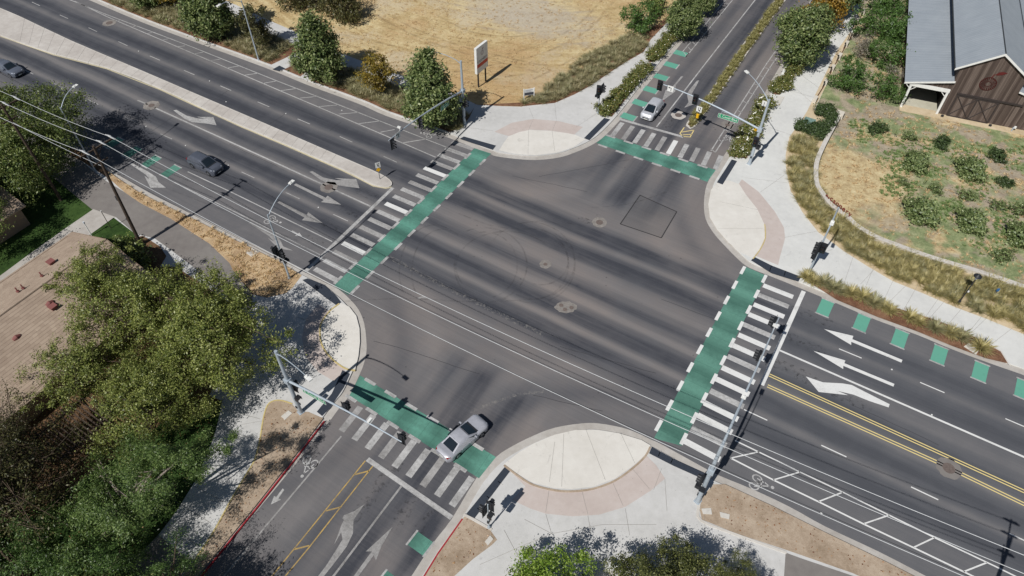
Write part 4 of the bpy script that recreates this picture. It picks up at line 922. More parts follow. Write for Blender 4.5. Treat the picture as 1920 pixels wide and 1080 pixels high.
# ================================================================== cars
def car_paint(name,c,flake=.35):
    t=NT(name); t.b.inputs['Metallic'].default_value=.25; t.b.inputs['Roughness'].default_value=.38; t.b.inputs['Coat Weight'].default_value=.6; t.b.inputs['Coat Roughness'].default_value=.06
    c=srgb(*c); t.col(t.ramp(t.noise(2.5,4,.6),[(.35,tuple(x*.92 for x in c[:3])),(.65,tuple(min(1,x*1.06) for x in c[:3]))])); return t.m
def make_car(label,paint,p,spec,group):
    L,W,H=spec['L'],spec['W'],spec['H']; xs=spec['x']    # x: windscreen base, roof front, roof rear, rear glass base (front = +x)
    t=thing('parked_car' if spec.get('parked') else 'car',label,'car',p,0,group)
    hz,bz,tz=spec['hood'],spec['belt'],spec['deck']; hl=L/2
    # ---- lower body: lofted stations
    st=[]
    N=26
    for i in range(N+1):
        x=hl-L*i/N; f=abs(x)/hl
        w=W/2*(1-.0*f)
        ex=max(0,(f-.80)/.20); w*=(1-.24*ex**2.0) 
        if x>0: 
            q=(x-xs[0])/(hl-xs[0]) if x>xs[0] else 0
            zt=bz+(hz-bz)*min(1,max(0,q)*1.0)
            if q>.75: zt-= (hz-.52)*((q-.75)/.25)**2.2*.55
        else:
            q=(xs[3]-x)/(xs[3]+hl) if x<xs[3] else 0
            zt=bz+(tz-bz)*min(1,q*1.3)
            if q>.7: zt-=(tz-.6)*((q-.7)/.3)**2.4*.3
        zb=.22+.1*ex
        st.append((x,w,zb,zt,ex))
    m=MB(); vs=[];fs=[]
    K=13
    for x,w,zb,zt,ex in st:
        sh=zt-.10
        half=[(0,zt+.035),(.45*w,zt+.03),(.78*w,zt+.005),(.93*w,zt-.05),(1.0*w,sh-.10),(1.0*w,(sh+zb)/2),(.97*w,zb)]
        prof=[(-a,b) for a,b in half[::-1]]+half[1:]
        vs+=[(x,a,b) for a,b in prof]
    for i in range(N):
        for k in range(K-1):
            fs.append((i*K+k,i*K+k+1,(i+1)*K+k+1,(i+1)*K+k))
    fs.append(tuple(range(K))); fs.append(tuple(N*K+k for k in reversed(range(K))))
    m.add(vs,fs); body=m.build('body',paint,t,smooth=50)
    # seams
    # ---- cabin: closed solid in body colour, glass panels laid a few mm proud
    wb=W/2*.93; wr=W/2*.70; zr=H; zbt=bz-.02
    def P(x,y,z): return Vector((x,y,z))
    base=[P(xs[0],wb*.92,zbt),P(xs[0]-.45,wb,zbt),P(xs[3]+.45,wb,zbt),P(xs[3],wb*.9,zbt)]
    roof=[P(xs[1],wr*.95,zr-.05),P(xs[1]-.35,wr,zr-.02),P(xs[2]+.3,wr,zr-.02),P(xs[2],wr*.95,zr-.06)]
    m=MB(); V=[];F=[]
    rows=[]
    for b,r in zip(base,roof):
        mid=b.lerp(r,.5); mid.y*=1.03
        rows.append([b,mid,r])
    n=len(rows)
    loop=[rows[i] for i in range(n)]+[[Vector((v.x,-v.y,v.z)) for v in rows[i]] for i in reversed(range(n))]
    for r_ in loop: V+=r_
    T=len(loop)
    for i in range(T):
        j=(i+1)%T
        for k in range(2): F.append((i*3+k,i*3+k+1,j*3+k+1,j*3+k))
    # roof: crowned strips
    for i in range(n-1):
        a,b=roof[i],roof[i+1]; o=len(V)
        ys=[1,.6,0,-.6,-1]; 
        for v in(a,b):
            for y in ys: V.append(Vector((v.x,v.y*y,v.z+.045*(1-y*y))))
        for k in range(4): F.append((o+k,o+k+1,o+5+k+1,o+5+k))
    m.add(V,F); cab=m.build('cabin',paint,t,smooth=45)
    bm=bmesh.new(); bm.from_mesh(cab.data); bmesh.ops.remove_doubles(bm,verts=bm.verts,dist=.002); bmesh.ops.recalc_face_normals(bm,faces=bm.faces); bm.to_mesh(cab.data); bm.free()
    def panel(name,a,b,c,d,u0,u1,v0,v1,off=.012,mat='glass',nu=4,nv=3,bulge=0):
        "a-b bottom edge, d-c top edge"
        m=MB(); nn=(b-a).cross(d-a).normalized(); vs=[]
        for j in range(nv+1):
            for i in range(nu+1):
                u=lerp(u0,u1,i/nu); v=lerp(v0,v1,j/nv); p_=a.lerp(b,u).lerp(d.lerp(c,u),v)
                vs.append(p_+nn*(off+bulge*(1-(2*i/nu-1)**2)))
        m.add(vs,[(j*(nu+1)+i,j*(nu+1)+i+1,(j+1)*(nu+1)+i+1,(j+1)*(nu+1)+i) for j in range(nv) for i in range(nu)])
        return m.build(name,M[mat],t,smooth=True)
    mir=lambda v:Vector((v.x,-v.y,v.z))
    panel('windscreen',mir(base[0]),base[0],roof[0],mir(roof[0]),.06,.94,.03,.93,.03,bulge=.03)
    panel('rear_window',base[3],mir(base[3]),mir(roof[3]),roof[3],.09,.91,.1,.9,.03,bulge=.02)
    for s in(1,-1):
        g=(lambda v:v) if s==1 else mir
        def side(u0,u1,v0=.12,v1=.86,nm='side_window'):
            A,B,C,D=base[1],base[2],roof[2],roof[1]
            if s==1: panel(nm,g(B),g(A),g(D),g(C),1-u1,1-u0,v0,v1,.03)
            else: panel(nm,g(A),g(B),g(C),g(D),u0,u1,v0,v1,.03)
        for u0,u1 in spec['win']: side(u0,u1)
        A,B,C,D=base[0],base[1],roof[1],roof[0]
        m=MB(); q=[g(A),g(B),g(D)]; 
        a_=[g(A.lerp(B,.25)+Vector((0,.02,.03))),g(B+Vector((0,.02,.04))),g(C.lerp(B,.2)+Vector((0,.03,0)))]
        m.add(a_,[(0,1,2) if s==1 else (0,2,1)]); m.build('side_window',M['glass'],t)
        # mirror, wheels, lights, handles
        m=MB(); c=g(Vector((xs[0]-.42,wb+.12,bz+.06))); m.box(c,.14,.24,.16); mm=m.build('wing_mirror',paint,t)
        q=MB(); q.box(c-Vector((.075,0,0)),.008,.18,.11); q.build('mirror_glass',M['glass'],mm)
        for x in spec['axles']:
            cy=s*(W/2-.10); R_=spec.get('R',.32)
            m=MB(); m.tube([(x,cy-.11,R_),(x,cy-.1,R_),(x,cy+.1,R_),(x,cy+.11,R_)],[R_*.9,R_,R_,R_*.9],20); w_=m.build('wheel',M['rubber'],t,smooth=True)
            q=MB(); y=cy+s*.112; q.tube([(x,y-.01,R_),(x,y+.008,R_)],R_*.66,16); 
            for k in range(5):
                a=2*math.pi*k/5; q.box((x+math.cos(a)*R_*.35,y+s*.012,R_+math.sin(a)*R_*.35),R_*.55,.012,.06,(math.cos(a),0,math.sin(a)),(0,1,0),(-math.sin(a),0,math.cos(a)))
            q.build('rim',M['chrome'],w_)
            m=MB(); yy=s*(W/2+.004)
            m.add([(x+math.cos(a)*(R_+.07),yy,R_+math.sin(a)*(R_+.07)) for a in [math.pi*k/14 for k in range(15)]]+[(x+math.cos(a)*(R_-.02),yy,R_+math.sin(a)*(R_-.02)) for a in [math.pi*k/14 for k in range(15)]],[(k,k+1,16+k,15+k) for k in range(14)]); m.build('wheel_arch',M['black'],t)
        m=MB(); x0=hl-.22; m.tube([(x0+.12,s*W/2*.56,hz-.19),(x0-.02,s*W/2*.72,hz-.13),(x0-.28,s*W/2*.84,hz-.08)],[.075,.1,.05],8); m.build('headlight',M['lamp'],t,smooth=True)
        m=MB(); m.tube([(-hl+.07,s*W/2*.56,tz-.16),(-hl+.1,s*W/2*.74,tz-.15),(-hl+.34,s*W/2*.90,tz-.12)],[.07,.1,.05],8); m.build('tail_light',M['tail'],t,smooth=True)
        m=MB()
        for x in spec['doors']: m.box((x,s*(W/2+.012),bz-.16),.16,.025,.03)
        m.build('door_handle',paint,t)
        m=MB()
        for x in (spec['doors'][0]+.95,spec['doors'][0]-.12,spec['doors'][1]-.14): m.box((x,s*(W/2+.002),(bz+.22)/2+.05),.012,.006,bz-.42)
        m.build('door_seam',M['black'],t)
    m=MB(); m.box((hl-.02,0,.5),.05,W*.5,.16); m.build('grille',M['black'],t)
    m=MB(); m.box((hl+.012,0,.40),.012,.46,.13); m.box((-hl-.012,0,.62),.012,.46,.13); m.build('number_plate',M['plate'],t)
    m=MB(); m.box((0,0,.2),L*.86,W*.84,.12); m.build('underbody',M['black'],t)
    m=MB(); m.box((xs[0]+.05,0,bz+.045),.16,W*.72,.02); m.build('wiper_cowl',M['black'],t)
    return t
SEDAN=dict(L=4.82,W=1.8,H=1.43,hood=.95,belt=.97,deck=1.03,x=(1.08,.18,-.85,-1.74),axles=(1.42,-1.33),win=((.04,.46),(.50,.86)),doors=(.05,-.85),R=.32)
HATCH=dict(L=4.35,W=1.76,H=1.52,hood=.99,belt=1.0,deck=1.08,x=(1.3,.3,-1.4,-1.98),axles=(1.35,-1.25),win=((.03,.36),(.39,.70),(.73,.93)),doors=(.3,-.62),R=.31)
WAGON=dict(L=4.68,W=1.82,H=1.60,hood=1.02,belt=1.02,deck=1.1,x=(1.3,.32,-1.6,-2.14),axles=(1.45,-1.35),win=((.03,.35),(.38,.70),(.73,.95)),doors=(.3,-.65),R=.34)
pt_s=car_paint('silver_car_paint',(184,185,192)); pt_h=car_paint('pale_silver_car_paint',(206,208,212)); pt_w=car_paint('grey_blue_car_paint',(92,97,108)); pt_f=car_paint('steel_grey_car_paint',(104,110,122))
def place(o,px,d,z=.0):
    o.location=G(px[0],px[1],z); d=Vector(d); o.rotation_euler=(0,0,math.atan2(d.y,d.x))
c1=make_car('silver saloon car crossing the near green lane in front of the cream apron',pt_s,(0,0,0),SEDAN,'silver cars on the road')
dv=G(898,796)-G(836,850)
place(c1,(868,827),dv)
c2=make_car('pale silver hatchback waiting at the far stop line beside green bike patches',pt_h,(0,0,0),HATCH,'silver cars on the road')
place(c2,(1222,212),-UB)
c3=make_car('blue grey estate car driving along the left arm beside the green bike patches',pt_w,(0,0,0),WAGON,'silver cars on the road')
place(c3,(387.5,315),UA)
c4=make_car('steel grey saloon half hidden by the tree at the left edge',pt_f,(0,0,0),SEDAN,'silver cars on the road')
place(c4,(21,135),UA)
# ================================================================== barn
def siding():
    t=NT('brown_board_siding'); d=BD
    u=t.math('DIVIDE',t.dot(d),.16); fr=t.math('FRACT',u); fl=t.math('FLOOR',u)
    wn=t.node('ShaderNodeTexWhiteNoise',noise_dimensions='1D'); t.put(wn.inputs['W'],fl)
    grain=t.noise(1,5,.7,t.comb(t.math('MULTIPLY',t.dot(d),9),t.math('MULTIPLY',t.dot(Vector((0,0,1))),.6)))
    x=t.math('ADD',t.math('MULTIPLY',wn.outputs['Value'],.55),t.math('MULTIPLY',grain,.45))
    c=t.ramp(x,[(.15,srgb(68,57,52)),(.5,srgb(92,80,73)),(.85,srgb(120,107,99))])
    gap=t.math('LESS_THAN',fr,.09); t.col(t.mix(t.math('MULTIPLY',gap,.6),c,srgb(34,26,22))); t.bump(t.math('SUBTRACT',1,gap),.5,.02); return t.m
def metal_roof():
    t=NT('grey_standing_seam_roof'); v=t.math('DIVIDE',t.dot(BN),.46); fr=t.math('FRACT',v)
    n=t.noise(.5,4,.6); w=t.noise(1,3,.6,t.comb(t.math('MULTIPLY',t.dot(BD),.4),t.math('MULTIPLY',t.dot(BN),4)))
    c=t.ramp(t.math('ADD',t.math('MULTIPLY',n,.5),t.math('MULTIPLY',w,.5)),[(.3,srgb(150,158,166)),(.7,srgb(170,177,183))])
    seam=t.math('LESS_THAN',fr,.12); t.col(t.mix(t.math('MULTIPLY',seam,.45),c,srgb(112,122,132))); t.bump(seam,.6,.03)
    t.b.inputs['Roughness'].default_value=.55; t.b.inputs['Metallic'].default_value=.1; return t.m
bg1=G(1757,213,KH); bg2=G(1920,245.5,KH); BD=(bg2-bg1).normalized(); BN=Vector((-BD.y,BD.x,0))
M['siding']=siding(); M['roof']=metal_roof(); M['door_w']=plain('dark_barn_door',(58,52,50),.7,var=.2,scale=4)
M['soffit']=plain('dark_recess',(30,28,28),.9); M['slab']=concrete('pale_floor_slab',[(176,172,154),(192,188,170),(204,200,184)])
barn=thing('barn','brown wooden barn with grey metal roofs and white trimmed gable by the orchard','barn',bg1)
def bp(a,y,z): return BD*a+BN*y+UP*z
DEP=42
def slab(m,pts,th):
    "roof plate from 4 points with thickness"
    n=(pts[1]-pts[0]).cross(pts[2]-pts[0]).normalized()
    if n.z<0: n=-n
    m.add(list(pts)+[p-n*th for p in pts],[(0,1,2,3),(7,6,5,4),(0,4,5,1),(1,5,6,2),(2,6,7,3),(3,7,4,0)])
m=MB()
fw=[(0,0),(7.3,0),(7.3,6.85),(3.65,9.2),(0,6.85)]
m.add([bp(a,0,z) for a,z in fw]+[bp(a,DEP,z) for a,z in fw],[(0,1,2,3,4),(9,8,7,6,5),(0,4,9,5),(1,6,7,2)])
wall=m.build('wall',M['siding'],barn)
m=MB(); slab(m,[bp(-.65,-.35,6.62),bp(-.65,DEP+.4,6.62),bp(3.65,DEP+.4,9.5),bp(3.65,-.35,9.5)],.12); slab(m,[bp(7.95,-.35,6.62),bp(3.652,-.35,9.5),bp(3.652,DEP+.4,9.5),bp(7.95,DEP+.4,6.62)],.12)
roof=m.build('roof',M['roof'],barn)
m=MB(); m.tube([bp(3.65,-.35,9.53),bp(3.65,DEP+.4,9.53)],.07,6); m.build('ridge_cap',M['steel_d'],roof)
for a_ in(-.68,7.98):
    m=MB(); m.tube([bp(a_,-.3,6.62),bp(a_,DEP,6.62)],.08,6); m.build('gutter',M['steel_d'],roof)
m=MB()
for s in(-1,1):
    a0=3.65+s*4.33; 
    q=[bp(a0,-.37,6.66),bp(3.65,-.37,9.52),bp(3.65,-.37,9.24),bp(a0,-.37,6.38)]; m.add(q+[v+BN*-.05 for v in q],[(0,1,2,3),(7,6,5,4),(0,4,5,1),(2,6,7,3),(0,3,7,4)])
m.build('barge_board',M['white'],barn)
# left lean-to with white framed carport opening
m=MB(); slab(m,[bp(-5.35,-.35,3.66),bp(-.02,-.35,4.95),bp(-.02,DEP,4.95),bp(-5.35,DEP,3.66)],.12); lr=m.build('lean_to_roof',M['roof'],barn)
m=MB(); q=[bp(-5.35,-.37,3.68),bp(.1,-.37,4.99),bp(.1,-.37,4.76),bp(-5.35,-.37,3.45)]; m.add(q+[v-BN*.05 for v in q],[(0,1,2,3),(7,6,5,4),(0,4,5,1),(2,6,7,3)]); m.build('barge_board',M['white'],barn)
m=MB(); y=1.6
m.add([bp(-4.55,.02,3.3),bp(-.02,.02,3.3),bp(-.02,.02,4.8),bp(-4.55,.02,3.75)],[(0,1,2,3)])     # panel over the opening
m.add([bp(-4.55,0,0),bp(-4.55,DEP,0),bp(-4.55,DEP,3.75),bp(-4.55,0,3.75)],[(0,3,2,1)])
m.build('lean_to_wall',M['siding'],barn)
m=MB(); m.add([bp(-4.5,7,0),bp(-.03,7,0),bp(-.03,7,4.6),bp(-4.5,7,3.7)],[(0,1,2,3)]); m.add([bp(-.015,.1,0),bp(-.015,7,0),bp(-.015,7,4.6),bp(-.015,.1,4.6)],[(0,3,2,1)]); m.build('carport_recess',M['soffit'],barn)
m=MB(); m.box(bp(-2.25,3.4,.03),4.4,7.1,.05,BD,BN,UP); m.build('floor_slab',M['slab'],barn)
for a in (-4.45,-.1):
    m=MB(); m.box(bp(a,-.12,1.62),.26,.26,3.25,BD,BN,UP); m.build('carport_post',M['white'],barn)
m=MB(); m.box(bp(-2.27,-.12,3.42),4.7,.26,.4,BD,BN,UP); m.build('carport_beam',M['white'],barn)
for a,s in((-4.35,1),(-.2,-1)):
    m=MB(); m.tube([bp(a,-.12,2.6),bp(a+s*.7,-.12,3.25)],.05,5); m.tube([bp(a-s*.2,-.2,2.9),bp(a-s*.9,-.25,3.55)],.05,5) if s==1 else None; m.build('brace',M['white'],barn)
# sliding barn door with X bracing and its track
m=MB(); m.box(bp(3.5,-.08,1.62),4.75,.08,3.1,BD,BN,UP); door=m.build('barn_door',M['siding'],barn)
m=MB()
for a in (1.13,3.5,5.87): m.box(bp(a,-.14,1.62),.14,.05,3.1,BD,BN,UP)
for z in (.12,3.08): m.box(bp(3.5,-.142,z),4.6,.05,.15,BD,BN,UP)
for a0,a1 in((1.2,3.43),(3.43,1.2),(3.57,5.8),(5.8,3.57)): m.tube([bp(a0,-.145,.2),bp(a1,-.145,3.0)],.06,4)
m.build('door_brace',M['door_w'],door)
m=MB(); m.box(bp(4.75,-.14,3.32),7.5,.12,.2,BD,BN,UP); m.build('door_track',M['door_w'],barn)
# round emblem with a leaf on the gable
M['emb']=plain('dark_red_emblem',(92,36,34),.6)
m=MB(); cz=5.25; ca=3.65
N=36
for r0,r1 in((.84,.92),(.30,.36)):
    for k in range(N):
        a,b=2*math.pi*k/N,2*math.pi*(k+1)/N
        m.add([bp(ca+math.cos(t)*r,-.05,cz+math.sin(t)*r*.98) for t,r in((a,r0),(a,r1),(b,r1),(b,r0))],[(0,3,2,1),(0,1,2,3)])
for k in range(22):
    a=2*math.pi*k/22; b=a+.13
    m.add([bp(ca+math.cos(t)*r,-.052,cz+math.sin(t)*r*.98) for t,r in((a,.34),(a,.86),(b,.86),((a+b)/2,.34))],[(0,3,2,1),(0,1,2,3)])
m.add([bp(ca+x,-.05,cz+z) for x,z in((-.06,.9),(.08,.9),(.2,1.35),(.1,1.38))],[(0,1,2,3)])
m.add([bp(ca+x,-.05,cz+z) for x,z in((.2,1.3),(.5,1.28),(.95,1.45),(1.4,1.78),(.9,1.85),(.5,1.72))],[(0,1,2,3,4,5)])
m.build('emblem',M['emb'],barn)
# right lean-to and window
m=MB(); slab(m,[bp(7.3,-.3,5.2),bp(12.5,-.3,3.9),bp(12.5,DEP,3.9),bp(7.3,DEP,5.2)],.12); m.build('lean_to_roof',M['roof'],barn)
m=MB(); m.add([bp(7.3,.01,0),bp(12,.01,0),bp(12,.01,4),bp(7.3,.01,5.15)],[(0,1,2,3)]); m.add([bp(12,0,0),bp(12,DEP,0),bp(12,DEP,4),bp(12,0,4)],[(0,1,2,3)]); m.build('lean_to_wall',M['siding'],barn)
m=MB(); q=[bp(7.2,-.32,5.2),bp(12.5,-.32,3.88),bp(12.5,-.32,3.66),bp(7.2,-.32,4.98)]; m.add(q+[v-BN*.05 for v in q],[(0,1,2,3),(7,6,5,4),(0,4,5,1),(2,6,7,3),(0,3,7,4)]); m.build('barge_board',M['white'],barn)
m=MB(); m.box(bp(3.65,-.3,.02),16.5,1.6,.08,BD,BN,UP); m.build('gravel_edge',M['pale_soil'],barn)
for k,(a,l) in enumerate([(.55,'small black floodlight left of the barn door at the wall foot'),(6.2,'small black floodlight right of the barn door at the wall foot')]):
    t=thing('floodlight',l,'floodlight',bg1+bp(a,-.6,0),group='floodlights at the barn foot'); m=MB(); m.box((0,0,.18),.3,.22,.26,BD,(BN+UP*.4).normalized(),(UP-BN*.4).normalized()); m.build('housing',M['black'],t); m=MB(); m.tube([(0,0,0),(0,0,.1)],.05,6); m.build('stake',M['black'],t)
t=thing('standpipe','grey white pipe fitting standing at the barn wall right of the door','pipe',bg1+bp(8.7,-.7,0)); m=MB(); m.tube([(0,0,0),(0,0,.5),(.2,0,.6)],.09,8); m.build('pipe',M['steel'],t); m=MB(); m.tube([(.2,0,.5),(.2,0,.72)],.15,8); m.build('valve',M['white'],t)
# ================================================================== houses at the left
def shingles():
    t=NT('brown_shingle_roof'); a=t.math('DIVIDE',t.dot(NB),.3); b=t.math('DIVIDE',t.dot(UB),.42)
    row=t.math('FLOOR',a); off=t.math('MULTIPLY',row,.37)
    wn=t.node('ShaderNodeTexWhiteNoise',noise_dimensions='2D'); t.l.new(t.comb(row,t.math('FLOOR',t.math('ADD',b,off))),wn.inputs['Vector'])
    n=t.noise(.35,4,.6)
    x=t.math('ADD',t.math('MULTIPLY',wn.outputs['Value'],.2),t.math('MULTIPLY',n,.6))
    c=t.ramp(x,[(.15,srgb(148,130,114)),(.5,srgb(173,155,137)),(.8,srgb(194,177,157))])
    e=t.math('LESS_THAN',t.math('FRACT',a),.16); t.col(t.mix(t.math('MULTIPLY',e,.32),c,srgb(124,104,92))); t.bump(t.math('SUBTRACT',1,e),.7,.04); return t.m
M['shingle']=shingles(); M['house_wall']=plain('beige_house_wall',(150,130,112),.85); M['vent']=plain('rust_red_vent',(132,84,80),.7)
hz0=KH; hE=2.75; hRz=5.35
e0=G(307,550,hE); rg=G(197,450,hRz); f0=G(147,442,hE)
# plan axes of the house: along UB (ridge), across UA
half=((e0-rg).xy.dot(UA.xy)); half2=-((f0-rg).xy.dot(UA.xy))
half=(half+half2)/2
LEN=34
house=thing('house','long low house with brown shingle gable roof and rust red roof vents','house',(rg.x,rg.y,KH))
def hp(a,l,z): return UA*a-UB*l+UP*(z-KH)
rise=hRz-hE
m=MB(); slab(m,[hp(-half-.5,-.1,hE-.2),hp(0,-.1,hRz),hp(0,LEN,hRz),hp(-half-.5,LEN,hE-.2)],.16); slab(m,[hp(half+.5,-.1,hE-.2),hp(half+.5,LEN,hE-.2),hp(.002,LEN,hRz),hp(.002,-.1,hRz)],.16); hr=m.build('roof',M['shingle'],house)
m=MB(); m.tube([hp(0,-.1,hRz+.02),hp(0,LEN,hRz+.02)],.09,6); m.build('ridge_cap',M['shingle'],hr)
m=MB(); w=[(-half,0),(half,0),(half,hE-.1),(0,hRz-.2),(-half,hE-.1)]
m.add([hp(a,.6,z+KH) for a,z in w]+[hp(a,LEN-.5,z+KH) for a,z in w],[(0,1,2,3,4),(9,8,7,6,5),(0,4,9,5),(1,6,7,2)]); m.build('wall',M['house_wall'],house)
m=MB()
for s in(-1,1):
    q=[hp(s*(half+.5),-.13,hE-.2),hp(0,-.13,hRz),hp(0,-.13,hRz-.25),hp(s*(half+.5),-.13,hE-.45)]; m.add(q+[v+UB*.05 for v in q],[(0,1,2,3),(7,6,5,4),(0,4,5,1),(2,6,7,3),(0,3,7,4)])
m.build('barge_board',M['house_wall'],house)
def roofz(a): return hRz-abs(a)*rise/half
def on_roof(px):
    d=ray(*px); best=None
    for i in range(400):
        z=2.2+i*.01; p=G(px[0],px[1],z); a=(p-rg).xy.dot(UA.xy)
        e=abs(roofz(a)-z)
        if best is None or e<best[0]: best=(e,p)
    return best[1]
for k,(px,kind) in enumerate([((97,494),'hat'),((79,518),'pipe'),((34,547),'pipe'),((44,541),'pipe'),((94,570),'cowl'),((101,578),'hat'),((32,634),'cowl')]):
    p=on_roof(px)-Vector(house.location); m=MB()
    if kind=='hat': m.box(p+UP*.14,.5,.5,.25,UA,UB,UP); m.box(p+UP*.32,.66,.66,.08,UA,UB,UP); nm='roof_vent'
    elif kind=='pipe': m.tube([p-UP*.1,p+UP*.55],.06,8); m.tube([p+UP*.05,p+UP*.12],.16,8); nm='vent_pipe'
    else: m.tube([p-UB*.32+UP*.02,p+UP*.12,p+UB*.32+UP*.02],[.18,.24,.18],10); nm='roof_vent'
    m.build(nm,M['vent'],hr)
h2=thing('house_second','dark brown roof corner of a second house in tree shade at the left edge','house',G(20,420,KH)); h2.name='house'
c=G(48,385,2.8)-h2.location; m=MB()
slab(m,[c,c-UB*14,c-UB*14-UA*6+UP*1.8,c-UA*6+UP*1.8],.2); slab(m,[c-UA*12,c-UA*6.002+UP*1.8,c-UA*6.002-UB*14+UP*1.8,c-UA*12-UB*14],.2); m.build('roof',M['shingle'],h2)
m=MB(); q=c-UA*6-UB*7; m.box(q-UP*1.5,10.8,13,2.5,UA,UB,UP); m.build('wall',M['house_wall'],h2)
# ------------------------------------------------ pergola in the shade, garden posts, white cabinet
pg=thing('pergola','weathered dark wooden pergola with open slats under the trees beside the shingle roof','pergola',G(150,850,KH))
ctr=G(140,800,2.6)-pg.location; ctr.z=0
for sa in(-1,1):
    for sb in(-1,1): m=MB(); m.box(ctr+UA*sa*1.7+UB*sb*2.0+UP*1.25,.14,.14,2.5,UA,UB,UP); m.build('post',M['wood'],pg)
    m=MB(); m.box(ctr+UA*sa*1.7+UP*2.55,.12,5.2,.2,UA,UB,UP); m.build('beam',M['wood'],pg)
for k in range(15):
    m=MB(); m.box(ctr+UB*(-2.45+.35*k)+UP*2.72,4.6,.09,.14,UA,UB,UP); m.build('slat',M['wood'],pg)
wc=thing('cabinet','white box shaped cabinet between the two trees at the near edge','cabinet',G(1148,1074,KH))
m=MB(); m.box(UP*.5,1.15,.4,.95,UA,NA,UP); m.build('body',M['white'],wc); m=MB(); m.box(UP*1.0,1.25,.5,.08,UA,NA,UP); m.build('lid',M['white'],wc)
m=MB(); m.box(UP*.5-NA*.21,.5,.02,.8,UA,NA,UP); m.build('door',M['lidc'],wc)
gl=thing('bollard_light','slim pale bollard light at the corner of the pale walkway and small lawn','bollard light',G(172,442,KH)); m=MB(); m.tube([(0,0,0),(0,0,1.9)],.05,8); m.build('post',M['white'],gl); m=MB(); m.tube([(0,0,1.85),(0,0,2.05)],.1,10); m.build('lamp',M['lamp'],gl)
gl=thing('garden_stake','thin stake supporting a sapling on the small lawn by the utility pole','stake',G(208,428,KH)); m=MB(); m.tube([(0,0,0),(0,0,2.5)],.035,6); m.build('post',M['wood'],gl); m=MB(); m.tube([(0,0,2.5),(0,0,2.58)],.06,8); m.build('cap',M['white'],gl)
tb=thing('transformer_cabinet','pale green transformer cabinet among clipped shrubs by the footpath','cabinet',G(1513,240,KH))
m=MB(); m.box(UP*.55,1.3,1.1,1.1,UA,UB,UP); m.build('body',M['box_green'],tb); m=MB(); m.box(UP*1.13,1.36,1.16,.06,UA,UB,UP); m.build('lid',M['box_green'],tb); m=MB(); m.box(UP*.6-UB*.56,.9,.02,.8,UA,UB,UP); m.build('door',M['box_green'],tb)
sb=thing('signpost_stub','small blue marker post standing in the grass bed at the right edge','marker post',G(1862,556,KH)); m=MB(); m.tube([(0,0,0),(0,0,1.0)],.05,8); m.build('post',M['steel_d'],sb); m=MB(); m.box((0,0,1.0),.22,.1,.34); m.build('marker',plain('blue_marker',(60,110,160),.5),sb)
# ------------------------------------------------ curved low wall with standing letters
M['wallc']=concrete('pale_wall_concrete',[(196,188,174),(208,201,188),(218,212,200)])
WALL=[(1575.5,213),(1566,231),(1549,262.6),(1534.6,294),(1530,315.5),(1532,344),(1544,363.7),(1558.7,383),(1587.6,404.6),(1609,424),(1638,441),(1669,454),(1747,482),(1827,506),(1920,537),(2060,590)]
wp=smooth_line([G(x,y,.65) for x,y in WALL],5); a=offset(wp,.22); b=offset(wp,-.22)
m=MB(); m.prism(a+b[::-1],KH-.02,.62); lw=tag(m.build('garden_wall',M['wallc']),'long low curved pale wall with standing letters between grasses and orchard','wall')
m=MB(); a2=offset(wp,.26); b2=offset(wp,-.26); m.prism(a2+b2[::-1],.622,.70); m.build('coping',M['kerb'],lw)
m=MB(); p=G(1575.5,213,.65); m.box((p.x,p.y,.45),.9,.9,.75,UA,UB,UP); m.build('end_pier',M['wallc'],lw)
M['rust']=plain('rust_red_letters',(126,66,56),.6)
LZ=.72
lt=thing('wall_lettering','rust red letters standing on the curved low wall','lettering',G(1577,396,LZ))
pts=smooth_line([G(x,y,LZ) for x,y in[(1547,366),(1554,373.5),(1563,382),(1577,393.5),(1592,406),(1603,415)]],8)
cum=[0]
for i in range(1,len(pts)): cum.append(cum[-1]+(pts[i]-pts[i-1]).length)
def at_len(s):
    for i in range(1,len(pts)):
        if cum[i]>=s: f=(s-cum[i-1])/(cum[i]-cum[i-1]); return pts[i-1].lerp(pts[i],f),(pts[i]-pts[i-1]).normalized()
    return pts[-1],(pts[-1]-pts[-2]).normalized()
s=.15
for ch,size,adv in [('t',.42,.2),('h',.42,.27),('e',.42,.42)]+[(c,.92,.48) for c in 'cannery']:
    p,d_=at_len(s); d_=Vector((d_.x,d_.y,0)).normalized()
    text_at('letter',ch,size,p-Vector(lt.location)+UP*(size*.36)-d_.cross(UP)*-.0,d_,UP,M['rust'],lt,ext=.05); s+=adv
# ------------------------------------------------ stepped steel edged low wall along the far footpath
blk=[(1618,25.5),(1607,42.5),(1598,66),(1586,86),(1573,109),(1560,131),(1547,158),(1527,190)]
M['corten']=plain('rusty_steel_edging',(96,62,46),.75,var=.25,scale=6)
for k,(x,y) in enumerate(blk):
    b_=G(x,y,KH); t=thing('wall_pier','pale concrete pier of the stepped wall along the orchard footpath','wall pier',b_,group='piers along the orchard footpath')
    m=MB(); m.box(UP*.3,.45,1.0,.6,NB,UB,UP); m.build('pier',M['wallc'],t)
    if k<7:
        t2=thing('bollard_light','black bollard light beside a pale pier along the orchard footpath','bollard light',b_+UB*-1.0-NB*.1,group='bollard lights along the orchard footpath'); m=MB(); m.tube([(0,0,0),(0,0,.85)],.05,8); m.build('post',M['black'],t2); m=MB(); m.tube([(0,0,.8),(0,0,.95)],[.12,.1],10); m.build('lamp',M['black'],t2)
